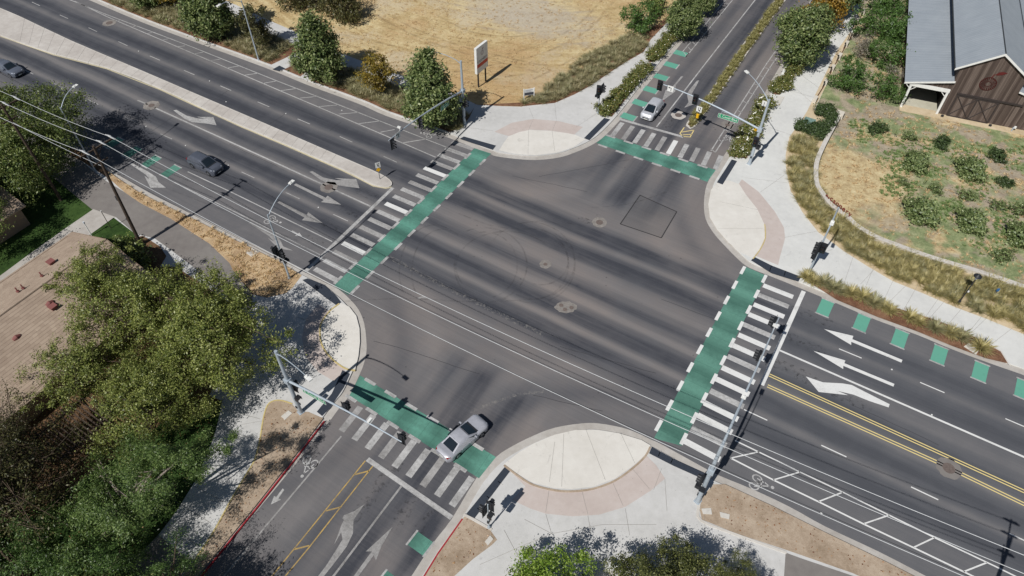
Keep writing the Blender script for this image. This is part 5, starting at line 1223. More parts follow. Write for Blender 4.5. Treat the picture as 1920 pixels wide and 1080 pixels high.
for k in range(len(blk)-1):
    a_,b_=G(*blk[k],KH),G(*blk[k+1],KH); d_=(b_-a_).normalized(); m=MB(); c=(a_+b_)/2; L_=(b_-a_).length-1.1
    m.box((0,0,.2),L_,.08,.22,d_,Vector((-d_.y,d_.x,0)),UP); o=m.build('steel_edging',M['corten']); o.location=c-UP*.08; tag(o,'rusty steel edging panel between two pale piers along the orchard footpath','edging',group='steel edging panels along the orchard footpath')
# ================================================================== vegetation
RNG=np.random.default_rng(7)
def leaf_mat(name,cols,trans=.3,rough=.45):
    t=NT(name); r=t.geo.outputs['Random Per Island']; n=t.noise(.5,3,.6)
    x=t.math('ADD',t.math('MULTIPLY',r,.75),t.math('MULTIPLY',n,.25)); k=len(cols)
    c=t.ramp(x,[(.1+.8*i/(k-1),srgb(*q)) for i,q in enumerate(cols)]); t.col(c); t.b.inputs['Roughness'].default_value=rough; t.b.inputs['Specular IOR Level'].default_value=.45
    tr=t.node('ShaderNodeBsdfTranslucent'); t.l.new(c,tr.inputs['Color']); mx=t.node('ShaderNodeMixShader'); mx.inputs[0].default_value=trans
    t.l.new(t.b.outputs[0],mx.inputs[1]); t.l.new(tr.outputs[0],mx.inputs[2]); t.l.new(mx.outputs[0],t.n['Material Output'].inputs['Surface']); return t.m
LM={}
LM['plane']=leaf_mat('street_tree_leaves',[(62,80,42),(90,108,60),(126,140,84),(170,178,122)])
LM['olive']=leaf_mat('olive_green_leaves',[(80,94,44),(106,118,54),(138,146,72),(178,182,112)],.24)
LM['olive2']=leaf_mat('dark_olive_leaves',[(66,74,40),(88,96,50),(112,116,64),(144,146,90)],.28)
LM['pine2']=leaf_mat('dark_green_needles',[(46,66,34),(66,92,42),(92,120,58),(122,146,82)],.25)
LM['oak']=leaf_mat('dense_green_leaves',[(58,76,36),(84,102,48),(116,130,66),(150,158,96)],.25)
LM['pine']=leaf_mat('feathery_green_needles',[(56,76,38),(80,104,50),(108,132,68),(146,164,100)],.3)
LM['yellow']=leaf_mat('yellowing_leaves',[(92,90,40),(132,116,46),(164,138,54),(112,108,52)],.35)
LM['autumn']=leaf_mat('golden_leaves',[(120,98,40),(160,126,48),(182,150,64)],.35)
LM['brown']=leaf_mat('dry_brown_green_leaves',[(60,60,38),(84,82,50),(110,106,66),(74,84,46)],.25)
LM['bright']=leaf_mat('bright_green_leaves',[(92,122,40),(122,152,52),(150,176,72),(176,194,104)],.4)
LM['shrub']=leaf_mat('grey_green_shrub_leaves',[(72,90,52),(98,116,68),(130,144,92),(160,170,118)],.2)
LM['darkshrub']=leaf_mat('dark_shrub_leaves',[(48,64,38),(70,88,50),(96,114,70)],.2)
LM['rose']=leaf_mat('flowering_shrub_leaves',[(80,92,46),(106,116,60),(132,136,76),(140,122,74)],.25)
LM['grey']=leaf_mat('grey_twigs',[(110,104,94),(134,126,114),(122,122,96)],.1)
LM['orch']=leaf_mat('fruit_tree_leaves',[(66,94,46),(88,118,58),(112,142,76)],.35)
LM['gold']=leaf_mat('golden_grass_blades',[(140,134,84),(168,158,104),(192,180,126),(208,194,144)],.3)
LM['sage']=leaf_mat('sage_grass_blades',[(122,124,86),(148,146,106),(172,166,126),(190,180,142)],.3)
LM['sage2']=leaf_mat('seeded_sage_blades',[(140,132,96),(166,156,118),(190,180,142)],.3)
LM['straw']=leaf_mat('straw_blades',[(150,112,72),(188,150,102),(214,184,134)],.3)
LM['pale']=leaf_mat('pale_stubble_blades',[(182,150,108),(204,176,132),(222,202,160)],.2)
LM['weed']=leaf_mat('green_weed_blades',[(96,124,70),(124,150,88),(154,172,112)],.35)
LM['medg']=leaf_mat('median_grass_blades',[(126,124,74),(152,146,92),(172,164,110)],.3)
M['flower']=plain('white_petals',(236,234,222),.7)
def quads_mesh(name,P,T,B,mat):
    N=len(P); v=np.empty((N,4,3),np.float32)
    v[:,0]=P-T; v[:,1]=P-B*.9; v[:,2]=P+T; v[:,3]=P+B*.9
    return raw_mesh(name,v.reshape(-1,3),4,mat)
def raw_mesh(name,v,k,mat):
    N=len(v)//k; me=bpy.data.meshes.new(name); me.vertices.add(N*k); me.vertices.foreach_set('co',np.ascontiguousarray(v,dtype=np.float32).ravel())
    me.loops.add(N*k); me.loops.foreach_set('vertex_index',np.arange(N*k,dtype=np.int32)); me.polygons.add(N)
    me.polygons.foreach_set('loop_start',np.arange(0,N*k,k,dtype=np.int32)); me.update(calc_edges=True); me.materials.append(mat); return me
def unit(a): return a/np.maximum(np.linalg.norm(a,axis=1,keepdims=True),1e-6)
def leaves(rng,P,out,size,aspect=.5,flat=.5):
    N=len(P); n=unit(out*.7+np.array([0,0,flat])+rng.normal(0,.75,(N,3))); t=unit(np.cross(n,rng.normal(0,1,(N,3)))); b=np.cross(n,t)
    s=size*rng.uniform(.5,1.6,(N,1)); return t*s*.5,b*s*.5*aspect
def envelope(shape,h):
    "relative radius at relative height h (0 bottom .. 1 top)"
    if shape=='cone': return (np.clip(h/.22,0,1)**.7)*np.clip(1-h,0,1)**.72*1.12+.05
    if shape=='spread': return np.sqrt(np.clip(1-(h-.42)**2/.36,.0,1))
    return np.sqrt(np.clip(1-(2*h-1)**2,0,1))*.98+.04
def crown(name,seed,shape,R_,z0,z1,nc,nl,leaf,cr,mat,aspect=.55,flat=.4,hollow=.35,irr=.25,lean=(0,0),extra=None):
    rng=np.random.default_rng(seed); C=[]
    lob=rng.uniform(0,6.28,5)
    while len(C)<nc:
        h=rng.uniform(.02,1); a=rng.uniform(0,6.283); e=envelope(shape,h)
        if rng.uniform()>e+.08: continue
        e*=1+irr*math.sin(2*a+lob[0]+h*3)+irr*.7*math.sin(3*a+lob[1]-h*5)+irr*.5*math.sin(5*a+lob[2])
        r=e*math.sqrt(rng.uniform(hollow**2,1)); C.append((R_*r*math.cos(a)+lean[0]*h,R_*r*math.sin(a)+lean[1]*h,z0+(z1-z0)*h))
    C=np.array(C); k=rng.integers(0,nc,nl); rad=cr*rng.uniform(.55,1.35,nc)
    d=rng.normal(0,.52,(nl,3)); d[:,2]*=.8; sd=unit(rng.normal(0,1,(nc,3))+unit(C-np.array([0,0,(z0+z1)/2]))*.8); d=d+sd[k]*(rng.normal(0,.45,(nl,1)))
    P=C[k]+d*rad[k][:,None]; ctr=np.array([lean[0]*.5,lean[1]*.5,(z0+z1)/2]); out=unit(unit(P-ctr)*.8+d*.35)
    T,B=leaves(rng,P,out,leaf,aspect,flat)
    me=quads_mesh(name,P.astype(np.float32),T,B,mat); return me,C
def trunk_mesh(C,H0,r0,seed,nb=9,bark='bark',lean=(0,0),twigs=0):
    rng=np.random.default_rng(seed); m=MB(); top=Vector((lean[0]*.35,lean[1]*.35,H0))
    m.tube([(0,0,-.1),(top.x*.35+rng.normal(0,.08),top.y*.35,H0*.5),top],[r0*1.25,r0,r0*.8],9)
    idx=rng.choice(len(C),min(nb,len(C)),replace=False)
    for i in idx:
        e=Vector(C[i]); mid=top.lerp(e,.5)+Vector((rng.normal(0,.2),rng.normal(0,.2),rng.normal(0,.15)+.1))
        m.tube([top-Vector((0,0,.1)),mid,e],[r0*.5,r0*.3,r0*.08],6)
    for i in (rng.choice(len(C),min(twigs,len(C)),replace=False) if twigs else []):
        e=Vector(C[i]); j=Vector(C[idx[rng.integers(0,len(idx))]]); m.tube([top.lerp(j,rng.uniform(.5,.9)),e,e+(e-j)*.15+Vector((0,0,.2))],[r0*.13,r0*.09,r0*.03],4)
    me=bpy.data.meshes.new('trunk'); me.from_pydata(m.v,[],m.f); me.materials.append(M[bark]); me.polygons.foreach_set('use_smooth',[True]*len(me.polygons)); me.update(); return me
PROTO={}
def proto(key,*a,trunk=(1.6,.14),bark='bark',nb=9,twigs=0,**k):
    me,C=crown('crown',*a,**k); PROTO[key]=(me,trunk_mesh(C,trunk[0],trunk[1],a[0]+1,nb,bark,k.get('lean',(0,0)),twigs))
def tree(key,label,base,s=1.0,rz=0,cat='tree',name='tree',group=None,sz=None,names=('trunk','crown')):
    t=thing(name,label,cat,base,rz,group); t.scale=(s,s,sz or s)
    link(names[0],PROTO[key][1],t); link(names[1],PROTO[key][0],t); return t
# args: seed, shape, R, z0, z1, clumps, leaves, leaf size, clump radius, material
proto('plane',11,'cone',3.5,1.0,10.6,230,22000,.32,.72,LM['plane'],trunk=(1.8,.16),irr=.12,flat=.6)
proto('plane2',12,'cone',3.5,.9,9.4,200,20000,.32,.75,LM['plane'],trunk=(1.6,.16),irr=.18,flat=.6)
proto('round',13,'round',3.5,1.2,8.6,210,22000,.33,.8,LM['plane'],trunk=(2.0,.18),irr=.12,flat=.6)
proto('yellow',14,'round',2.1,1.4,5.2,60,3800,.26,.6,LM['yellow'],trunk=(1.6,.08),bark='bark_pale',irr=.4,twigs=8)
proto('autumn',15,'cone',2.6,1.3,7.6,80,7000,.3,.75,LM['autumn'],trunk=(1.6,.12))
proto('brownt',16,'round',2.0,1.2,5.4,50,3600,.26,.6,LM['brown'],trunk=(1.6,.08),bark='bark_pale',irr=.4,twigs=8)
proto('oak',17,'spread',7.6,1.5,10.5,520,80000,.2,.85,LM['oak'],trunk=(2.4,.4),nb=16,irr=.18)
proto('mesq',18,'spread',5.1,2.6,8.6,300,52000,.16,.56,LM['olive'],trunk=(2.2,.26),nb=22,irr=.34,hollow=.15,twigs=60,flat=.35)
proto('mesq2',19,'spread',4.6,2.2,8.0,200,30000,.155,.52,LM['olive'],trunk=(2.0,.22),nb=20,irr=.45,hollow=.15,twigs=70,flat=.35)
proto('sparse',20,'spread',4.4,1.8,7.2,220,16000,.13,.6,LM['brown'],trunk=(1.8,.2),nb=20,irr=.4,hollow=.1,twigs=140,flat=.2)
proto('pine',21,'spread',3.9,3.6,9.2,120,56000,.15,.56,LM['pine'],trunk=(3.2,.34),nb=12,irr=.4,lean=(8.5,1.4),aspect=.35,twigs=8,bark='bark_pale',flat=.8)
proto('pine2',22,'spread',3.6,1.8,6.8,110,36000,.14,.6,LM['pine2'],trunk=(2.2,.26),nb=12,irr=.4,aspect=.35,twigs=10,flat=.7)
proto('bright',23,'round',2.6,.6,5.4,150,26000,.16,.5,LM['bright'],trunk=(1.0,.14),irr=.3)
proto('olivet',24,'spread',4.2,1.0,5.8,320,56000,.14,.52,LM['olive2'],trunk=(1.6,.2),nb=14,irr=.3)
proto('juniper',25,'spread',3.0,.1,3.4,80,7000,.26,.7,LM['brown'],trunk=(.6,.14),irr=.4)
proto('orch',26,'round',2.0,.5,3.7,60,4200,.22,.5,LM['orch'],trunk=(.8,.08),irr=.35,bark='bark_pale',twigs=10)
proto('orch2',27,'round',1.7,.4,3.3,46,2600,.22,.48,LM['orch'],trunk=(.8,.07),irr=.45,bark='bark_pale',twigs=14)
proto('bare',28,'round',1.5,.5,2.9,44,700,.18,.5,LM['grey'],trunk=(.6,.06),irr=.4,bark='bark_pale',nb=24,twigs=90)
proto('shrub',29,'round',1.75,-.1,2.3,70,5200,.26,.42,LM['shrub'],trunk=(.3,.06),irr=.2,aspect=.7)
proto('shrub2',30,'round',1.2,-.1,1.75,44,2200,.22,.34,LM['darkshrub'],trunk=(.3,.05),irr=.35,aspect=.7)
proto('shrub3',31,'round',1.1,0,1.4,36,1100,.2,.32,LM['shrub'],trunk=(.25,.05),irr=.45,twigs=30,nb=14)
proto('clip',32,'round',.95,-.1,1.2,44,3000,.18,.34,LM['darkshrub'],trunk=(.3,.06),irr=.12,flat=.6)
proto('rose',33,'round',.85,-.05,1.05,34,1900,.17,.3,LM['rose'],trunk=(.3,.05),irr=.25)
proto('bush',34,'round',1.2,0,1.7,36,2400,.2,.4,LM['oak'],trunk=(.4,.06),irr=.35,twigs=20,nb=12)
B=lambda x,y:G(x,y,KH)
# street trees along the far verge
tree('plane','dense cone shaped green street tree beside the far corner signal pole',B(812,237),1.0,.3)
tree('yellow','small thin yellowing street tree between two dense cone shaped trees',B(713,178),1.05,1.2)
tree('plane2','dense green street tree right of the concrete verge crossing',B(607,150),1.0,2.2)
tree('brownt','small brownish street tree just right of the verge street lamp',B(493,92),1.15,.5)
tree('plane','dense green street tree left of the verge street lamp',B(404,72),1.05,3.0)
tree('yellow','small yellowing street tree at the upper edge of the far verge',B(330,16),1.1,2.5)
tree('plane2','dark green street tree cut by the upper edge over the verge',B(285,14),.8,4.2)
tree('juniper','low dark spreading bush at the upper edge of the straw field',B(575,8),1.15,.4,'bush','field_bush')
tree('juniper','brownish upright bush standing alone in the straw field with long shadow',B(645,36),.95,2.1,'bush','field_bush',sz=1.35)
tree('round','large round green tree on the flower strip beside the barn side footpath',B(1490,122),1.0,.7)
tree('autumn','golden yellow tree behind the large round tree on the footpath strip',B(1530,62),1.05,1.9)
tree('plane2','green tree at the upper edge beyond the golden tree',B(1561,28),.95,3.3)
tree('round','broad green tree over the far end of the field side flower strip',B(1274,72),.68,4.0)
tree('plane','green tree at the upper edge above the field side flower strip',B(1310,26),.7,.9)
tree('orch','small bushy green tree in the mulch by the field side footpath',B(1199,58),1.15,2.0)
tree('bush','small rounded green bush at the upper edge by the field side footpath',B(1228,24),1.3,1.0,'bush','bush')
# left side trees
tree('oak','huge dense green tree at the left edge overhanging the road and wires',B(62,335),1.0,.4)
tree('mesq','broad olive green tree casting lacy shade over the near left pavement',B(432,690),1.06,.2)
tree('mesq2','olive green tree in the middle of the canopy between roof and pavement',B(318,640),1.05,1.4)
tree('mesq2','thin twiggy olive tree growing over the shingle roof end',B(222,600),.95,3.4)
tree('mesq','dark olive tree at the lower side of the canopy above the lawn',B(330,800),.88,2.6)
tree('mesq2','olive tree whose branches hang over the lower roof edge and pergola',B(200,745),.85,4.6)
tree('pine','leaning feathery green tree with bare pale limbs over the lawn',B(200,1000),1.0,0)
tree('sparse','dry brown twiggy tree at the left edge below the house roof',B(45,985),1.25,.9)
tree('sparse','sparse brown tree between pergola and left edge',B(60,880),.9,3.3)
tree('pine2','dark green tree with forked dark limbs in the lower left corner',B(95,1105),1.05,.6)
tree('pine2','dark green tree at the near left edge shading the footpath and red kerb',B(340,1160),.9,2.4)
tree('pine2','green tree at the bottom edge left of the shaded driveway',B(205,1150),1.05,5.0)
tree('bush','small green sapling bush on the lawn by the utility pole base',B(232,470),1.0,1.0,'bush','bush')
tree('bush','twiggy green shrub against the roof gable near the utility pole',B(262,497),1.3,2.0,'bush','bush')
# near edge trees
tree('oak','tall dense tree beyond the near left corner whose shade covers the driveway',B(215,1330),.85,1.3)
tree('oak','tall dense tree beyond the lower left corner shading the dark lawn',B(-190,1240),.85,2.9)
tree('oak','tall dense tree outside the left edge shading the second house',B(-95,455),.9,5.1)
tree('oak','tall dense tree outside the left edge shading the pergola and lawn',B(-170,1010),.8,4.1)
tree('bright','bright lime green tree at the near edge left of the white cabinet',B(1035,1145),1.05,.5)
tree('olivet','broad olive tree at the near edge right of the white cabinet',B(1228,1160),.98,1.5)
tree('olivet','olive green tree at the near edge beside the asphalt path',B(1385,1130),.52,3.1)
tree('bush','dark little bush at the near edge left of the lime green tree',B(985,1105),1.1,.3,'bush','bush')
# orchard trees
OG='young fruit trees between footpath and barn'
for key,l,px,s,rz in [('orch','bushy fruit tree nearest the footpath corner of the orchard',(1587,170),1.12,.2),('orch2','fruit tree close to the carport opening of the barn',(1655,188),1.0,1.1),('orch2','loose leafed fruit tree beside the middle of the barn wall',(1662,130),1.2,2.0),('orch','full green fruit tree hanging over the barn roof edge',(1668,76),1.2,3.0),('orch','fruit tree at the upper edge beside the barn',(1652,26),1.2,4.0),('orch2','fruit tree behind the pale piers near the upper edge',(1622,66),1.25,5.0),('bare','bare grey twiggy fruit tree beyond the first bushy one',(1610,108),1.15,.7),('bare','bare grey twiggy fruit tree between two green ones near the barn wall',(1672,160),.95,2.7),('orch2','small fruit tree in the second row from the footpath',(1632,108),.8,3.7)]:
    tree(key,l,B(*px),s,rz,'tree','fruit_tree',OG)
SG='shrubs scattered over the orchard floor'
for key,l,px,s in [('shrub2','dark round shrub nearest the clipped hedge by the transformer',(1642,247),.75),('shrub3','thin grey green shrub second from the transformer side',(1702,262),.8),('shrub2','dark shrub below the barn door with trailing leaves',(1763,274),.75),('shrub','large full shrub below the carport in the upper shrub row',(1711,313),.8),('shrub','large sprawling shrub in the middle of the orchard',(1812,327),.88),('shrub2','dark flat shrub below the barn gable near the right edge',(1867,299),.75),('shrub2','small low dark shrub near the right edge of the orchard',(1882,347),.6),('shrub3','small thin grey shrub between two green weed patches',(1691,346),.65),('shrub3','small purplish thin shrub above the pair of full round shrubs',(1751,360),.75),('shrub3','thin low shrub above the right one of the full round shrubs',(1811,374),.8),('shrub','full round shrub nearest the lettered wall',(1718,407),.95),('shrub','full round shrub to the right of the one nearest the lettered wall',(1813,424),.85),('shrub','full round shrub cut by the right edge of the photo',(1906,450),.85),('shrub3','loose green shrub above a bright green weed patch near the right edge',(1869,392),.75),('shrub3','thin twiggy shrub at the right edge above the full round one',(1914,402),1.0),('shrub3','low thin shrub in the dry grass near the wall at the right',(1878,487),.9)]:
    tree(key,l,B(*px),s,RNG.uniform(0,6.2),'shrub','shrub',SG)
for k,(x,y,s) in enumerate([(1503,243,1.0),(1522,250,1.05),(1538,250,1.0),(1549,240,1.0),(1556,225,1.0),(1541,214,1.05),(1552,212,.9),(1532,258,.9)]):
    tree('clip','dark green clipped shrub of the cluster around the transformer cabinet',B(x,y),s,k*1.3,'shrub','clipped_shrub','clipped shrubs around the transformer')
# flowering shrubs
def flower_mesh(seed,n):
    rng=np.random.default_rng(seed); d=unit(rng.normal(0,1,(n,3))); d[:,2]=np.abs(d[:,2])*.9+.1; P=d*np.array([.95,.95,.72])+np.array([0,0,.45]); T,Bv=leaves(rng,P,d,.15,1.0,.8); return quads_mesh('flowers',P,T,Bv,M['flower'])
FL=[flower_mesh(1,10),flower_mesh(2,22)]
def rose(px,s,fl,label,grp):
    t=tree('rose',label,B(*px),s,RNG.uniform(0,6.2),'shrub','flowering_shrub',grp); o=link('flowers',FL[fl],t); return t
for line_,lab,grp,fl in [([(1134,211),(1143,203),(1151,194),(1158,184),(1168,176),(1176,167),(1184,157),(1192,148),(1200,140),(1207,134)],'green shrub with white flowers in the bed between far pavement and bike patches','flowering shrubs of the field side bed nearest the crossing',0),
    ([(1222,111),(1231,104),(1239,95),(1246,86),(1254,77),(1262,68),(1270,58)],'green shrub with white flowers in the second field side bed beyond the curb cut','flowering shrubs of the second field side bed',0),
    ([(1380,290),(1393,287),(1388,274),(1401,271),(1396,259),(1409,255),(1412,240),(1419,226),(1425,212),(1432,200)],'white flowering shrub in the bed around the barn side signal pole','white flowering shrubs around the barn side signal pole',1),
    ([(1454,170),(1466,166),(1475,152),(1487,136),(1494,124)],'green shrub with few white flowers in the strip below the large round tree','flowering shrubs in the strip below the large round tree',0)]:
    for k,(x,y) in enumerate(line_): rose((x,y),RNG.uniform(.95,1.3),fl,lab,grp)
# ------------------------------------------------ grasses
def inside(p,poly):
    c=False; n=len(poly); j=n-1
    for i in range(n):
        if (poly[i].y>p[1])!=(poly[j].y>p[1]) and p[0]<(poly[j].x-poly[i].x)*(p[1]-poly[i].y)/(poly[j].y-poly[i].y)+poly[i].x: c=not c
        j=i
    return c
def scatter(px,dens,rng,world=None):
    poly=world or PX(px); xs=[p.x for p in poly]; ys=[p.y for p in poly]; A=(max(xs)-min(xs))*(max(ys)-min(ys)); out=[]
    for _ in range(int(A*dens)):
        p=(rng.uniform(min(xs),max(xs)),rng.uniform(min(ys),max(ys)))
        if inside(p,poly): out.append(p)
    return np.array(out) if out else np.zeros((0,2))
def blades(rng,centers,scales,nb,length,width,spread,droop=.45):
    "bent triangles fanning out of every centre; returns vertices of quads (two per blade, the upper one tapering)"
    n=len(centers); C=np.repeat(np.column_stack([centers,np.full(n,KH)]),nb,0); s=np.repeat(scales,nb)[:,None]; N=n*nb
    a=rng.uniform(0,6.283,N); l=length*rng.uniform(.55,1.15,(N,1))*s; tilt=rng.uniform(.05,1,N)**.8*spread
    d=np.column_stack([np.cos(a)*np.sin(tilt),np.sin(a)*np.sin(tilt),np.cos(tilt)]); r=np.column_stack([np.cos(a),np.sin(a),np.zeros(N)])
    side=np.column_stack([-np.sin(a),np.cos(a),np.zeros(N)])*(width*rng.uniform(.7,1.3,(N,1))*s)
    p0=C+r*(.1*s*rng.uniform(0,1,(N,1))); p1=p0+d*l*.55; p2=p1+(d+r*droop-np.array([0,0,droop*.6]))*l*.5
    v=np.empty((N,2,4,3),np.float32); v[:,0,0]=p0-side*.5; v[:,0,1]=p0+side*.5; v[:,0,2]=p1+side*.5; v[:,0,3]=p1-side*.5
    v[:,1,0]=p1-side*.5; v[:,1,1]=p1+side*.5; v[:,1,2]=p2+side*.12; v[:,1,3]=p2-side*.12
    return v.reshape(-1,3)
def grass_mass(name,centers,label,cat,mat,nb=60,length=.8,width=.05,spread=1.0,smin=.7,smax=1.25,seed=1,droop=.45):
    rng=np.random.default_rng(seed); sc=rng.uniform(smin,smax,len(centers)); me=raw_mesh(name,blades(rng,centers,sc,nb,length,width,spread,droop),4,mat)
    return tag(link(name,me),label,cat,kind='stuff')
rng=np.random.default_rng(3)
# far verge
kerb_in=offset(quads['TOP_in'],.55); k0=min(range(len(kerb_in)),key=lambda i:(kerb_in[i].xy-G(838,252).xy).length)
k1=min(range(len(kerb_in)),key=lambda i:(kerb_in[i].xy-G(190,10).xy).length)
verge=kerb_in[max(1,k1-2):k0]+PX([(862,246),(880,219),(845,197),(742,166),(640,128),(560,94),(500,66),(440,38),(370,4),(250,-40),(120,-40)])
P_=scatter(None,3.6,rng,verge); 
gaps=[PX([(495,124),(530,137),(588,104),(585,86),(560,86)]),PX([(553,145),(585,156),(614,126),(586,118)])]
P_=np.array([p for p in P_ if not any(inside(p,g) for g in gaps)])
grass_mass('verge_grasses',P_[::2],'sage green tufted grasses filling the far verge under the street trees','grass',LM['sage'],100,.8,.038,1.15,seed=4)
grass_mass('verge_grasses',P_[1::2],'pale seeded grasses mixed through the far verge under the street trees','grass',LM['sage2'],90,.75,.036,1.15,seed=5)
P_=scatter([(978,198),(1040,191),(1077,175),(1103,161),(1133,141),(1167,118),(1207,95),(1217,74),(1185,66),(1155,82),(1105,104),(1068,132),(1034,160),(1005,184)],4.2,rng)
grass_mass('corner_grasses',P_[::2],'pale seeded grasses mixed into the bed by the straw field','grass',LM['sage2'],100,.7,.036,1.2,seed=16)
grass_mass('corner_grasses',P_[1::2],'greyish green grasses in the bed between straw field and far pavement','grass',LM['sage'],100,.7,.036,1.2,seed=6)
# right bed
P_=scatter([(1484,262),(1477,290),(1478,322),(1490,362),(1507,396),(1537,432),(1582,466),(1630,496),(1675,523),(1732,546),(1795,573),(1850,593),(1930,626),(2060,680),(2060,590),(1928,548),(1826,516),(1746,491),(1668,463),(1636,449),(1606,433),(1585,414),(1556,391),(1541,370),(1528,347),(1526,315),(1531,293),(1546,262)],3.6,rng)
grass_mass('bed_grasses',P_[::3],'sage green grasses in the long curved bed below the lettered wall','grass',LM['sage'],120,.75,.032,1.2,seed=7)
grass_mass('bed_grasses',np.concatenate([P_[1::3],P_[2::3]]),'golden feathery grasses in the long curved bed below the lettered wall','grass',LM['gold'],120,.8,.032,1.2,seed=8)
# median planting
P_=scatter([(1296,240),(1290,233),(1303,214),(1330,180),(1371,119),(1423,46),(1456,0),(1500,-60),(1518,-60),(1471,0),(1437,46),(1385,120),(1337,190),(1310,224),(1303,235)],14,rng)
grass_mass('median_grasses',P_,'low clipped golden green grasses filling the narrow planted median','grass',LM['medg'],40,.42,.05,1.2,seed=9)
# dry strip along the left kerb
P_=scatter([(210,326),(225,337),(255,357),(297,380),(364,413),(437,450),(470,466),(520,492),(560,516),(545,538),(500,553),(473,549),(440,505),(430,490),(393,455),(320,408),(262,378),(236,358)],5,rng)
grass_mass('dry_strip_grass',P_,'matted straw coloured dry grass along the left kerb','grass',LM['pale'],14,.3,.045,1.5,seed=10)
# weeds of the orchard floor
cs=[]
for x,y,rx,ry,n in [(1675,300,26,14,130),(1690,322,16,10,70),(1665,345,16,12,60),(1683,362,30,9,80),(1720,270,40,8,90),(1800,285,60,12,160),(1748,322,22,10,80),(1760,402,26,14,90),(1775,388,30,8,60),(1880,405,16,12,70),(1875,425,12,10,40),(1840,345,40,12,70),(1610,235,14,10,60),(1640,262,30,8,60),(1905,300,30,20,80),(1860,460,40,16,80),(1830,370,20,8,40),(1690,60,12,40,120),(1660,100,20,30,100),(1640,140,20,20,60),(1625,30,12,20,60),(1710,352,10,7,40),(1618,255,10,6,30)]:
    n=int(n*.7); a=rng.uniform(0,6.283,n); r=np.sqrt(rng.uniform(0,1,n))
    for aa,rr in zip(a,r): g=G(x+1.25*rx*rr*math.cos(aa)+rng.normal(0,3),y+1.25*ry*rr*math.sin(aa)+rng.normal(0,2)); cs.append((g.x,g.y))
grass_mass('orchard_weeds',np.array(cs),'bright green weed patches scattered over the orchard floor','weeds',LM['weed'],26,.2,.045,1.5,seed=11,smin=.5)
P_=scatter([(1585,215),(1540,300),(1540,340),(1570,380),(1660,440),(1800,492),(1925,530),(1925,260),(1760,225),(1640,205),(1560,160),(1600,80),(1640,0),(1700,0),(1690,190),(1600,195)],1.6,rng)
grass_mass('orchard_grass',P_,'short dry grasses thinly covering the orchard floor','grass',LM['pale'],12,.26,.04,1.4,seed=12)
# short weeds over the straw field
P_=scatter([(1262,20),(1160,82),(1080,132),(1015,180),(940,196),(893,190),(742,130),(560,55),(420,-10),(900,-40),(1300,-40)],1.1,rng)
grass_mass('field_stubble',P_,'thin straw stubble over the mown field','stubble',LM['pale'],9,.22,.04,1.5,seed=13)
# leaf litter on the near left beds
# kerbside clumps one can tell apart
def tuft_mesh(seed,nb,length,mat,width=.05):
    r=np.random.default_rng(seed); me=raw_mesh('blades',blades(r,np.zeros((1,2)),np.ones(1),nb,length,width,1.15),4,mat)
    me.transform(Matrix.Translation((0,0,-KH))); return me
TF=[tuft_mesh(1,260,1.05,LM['gold']),tuft_mesh(2,240,1.0,LM['sage']),tuft_mesh(3,220,.95,LM['gold'])]
for k,(x,y,s,v) in enumerate([(1512,522,.95,0),(1524,530,.9,0),(1543,533,1.1,1),(1561,542,1.15,1),(1576,548,.9,1),(1594,552,1.0,0),(1616,560,1.1,0),(1636,570,1.15,1),(1655,577,.9,0),(1668,585,.85,0),(1704,598,1.0,0),(1722,606,.95,2),(1752,618,1.1,1),(1780,627,1.0,0),(1800,634,1.1,1),(1838,655,1.15,0),(1517,515,.6,1)]):
    t=thing('ornamental_grass','feathery grass clump in the narrow kerbside strip beside the green bike patches','grass clump',B(x,y),k*1.7,'grass clumps in the kerbside strip'); t.scale=(s,s,s); link('blades',TF[v],t)

# fallen leaves and twigs on the bare beds and under the trees
def litter(px,dens,label,mat,seed,size=.13):
    r=np.random.default_rng(seed); P_=scatter(px,dens,r); n=len(P_); P=np.column_stack([P_,np.full(n,KH+.04)]); T,Bv=leaves(r,P,np.tile(np.array([0,0,1.]),(n,1)),size,.6,2.5); return tag(link('leaf_litter',quads_mesh('leaf_litter',P,T,Bv,mat)),label,'fallen leaves',kind='stuff')
LM['litter']=leaf_mat('fallen_leaf_litter',[(96,60,42),(134,88,58),(164,122,84),(186,156,118)],.1)
litter([(1340,912),(1447,952),(1547,1002),(1663,1058),(1720,1083),(1600,1072),(1480,1028),(1380,996),(1318,968)],4,'reddish fallen leaves on the tan bed by the mast arm pole','litter' and LM['litter'],1)
litter([(874,972),(920,998),(926,1012),(887,1044),(853,1076),(800,1078)],4,'fallen leaves on the small tan bed by the low signal post',LM['litter'],2)
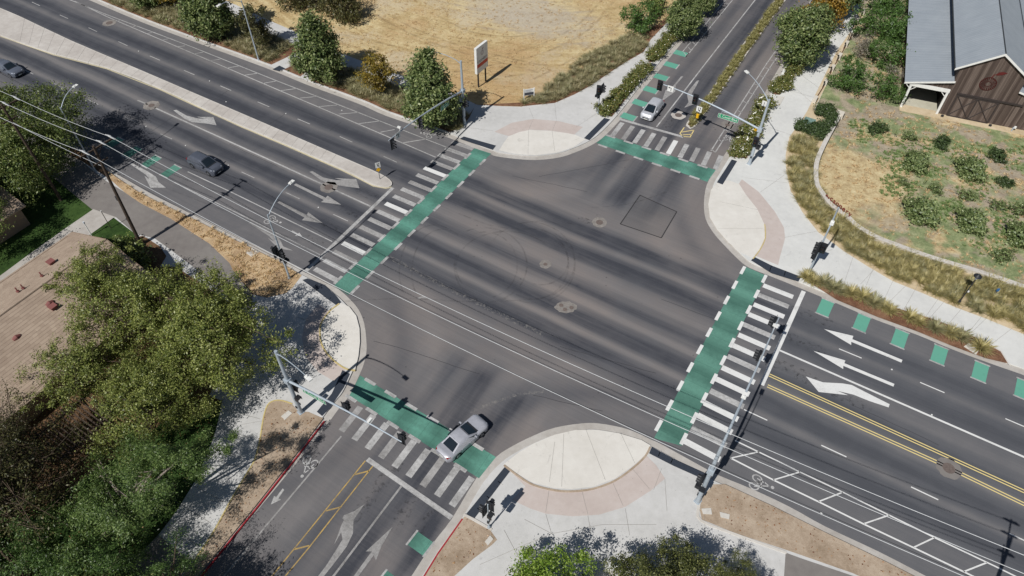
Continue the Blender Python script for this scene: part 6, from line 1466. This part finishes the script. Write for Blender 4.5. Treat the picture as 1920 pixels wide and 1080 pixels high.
litter([(527,755),(560,775),(604,786),(560,842),(480,943),(380,1065),(370,1055),(437,937),(480,860),(493,787)],5,'fallen leaves on the red kerb bed',LM['litter'],3)
litter([(417,752),(409,800),(367,900),(297,1003),(200,1080),(0,1080),(0,760),(200,760),(330,770)],3,'fallen leaves over the shaded lawn and beds at the near left',LM['litter'],4)
litter([(1502,520),(1563,529),(1640,560),(1747,597),(1877,657),(1850,670),(1722,620),(1569,560)],5,'fallen leaves between the kerbside grass clumps',LM['litter'],5)
litter([(210,326),(297,380),(437,450),(560,516),(545,538),(473,549),(430,490),(320,408),(236,358)],4,'dry debris in the pale strip along the left kerb',LM['litter'],6)
# ================================================================== camera, light, view
cam=bpy.data.cameras.new('camera'); co=bpy.data.objects.new('camera',cam); COL.objects.link(co)
cam.sensor_fit='HORIZONTAL'; cam.sensor_width=36; cam.lens=36*FPX/1920; cam.clip_end=4000; cam.clip_start=.5
co.location=(0,0,CAMH); co.rotation_euler=(math.pi/2-PITCH,0,0); scene.camera=co
w=bpy.data.worlds.new('World'); scene.world=w; w.use_nodes=True
nt=w.node_tree; sky=nt.nodes.new('ShaderNodeTexSky'); sky.sky_type='NISHITA'; sky.sun_disc=False; sky.sun_elevation=SUN_ALT
# the sun stands opposite the way shadows fall
sky.sun_rotation=SUN_AZ+math.pi; sky.air_density=1.0; sky.dust_density=.6
bg=nt.nodes['Background']; nt.links.new(sky.outputs[0],bg.inputs[0]); bg.inputs[1].default_value=.05
sl=bpy.data.lights.new('sun','SUN'); sl.energy=5; sl.angle=R(.5); sl.color=(1,.972,.935)
so=bpy.data.objects.new('sun',sl); COL.objects.link(so)
d=Vector((math.sin(SUN_AZ)*math.cos(SUN_ALT),math.cos(SUN_AZ)*math.cos(SUN_ALT),-math.sin(SUN_ALT)))
so.rotation_euler=d.to_track_quat('-Z','Y').to_euler(); so.location=(-40,-40,80)
vs=scene.view_settings; vs.view_transform='Standard'; vs.look='None'; vs.exposure=-.29; vs.gamma=1
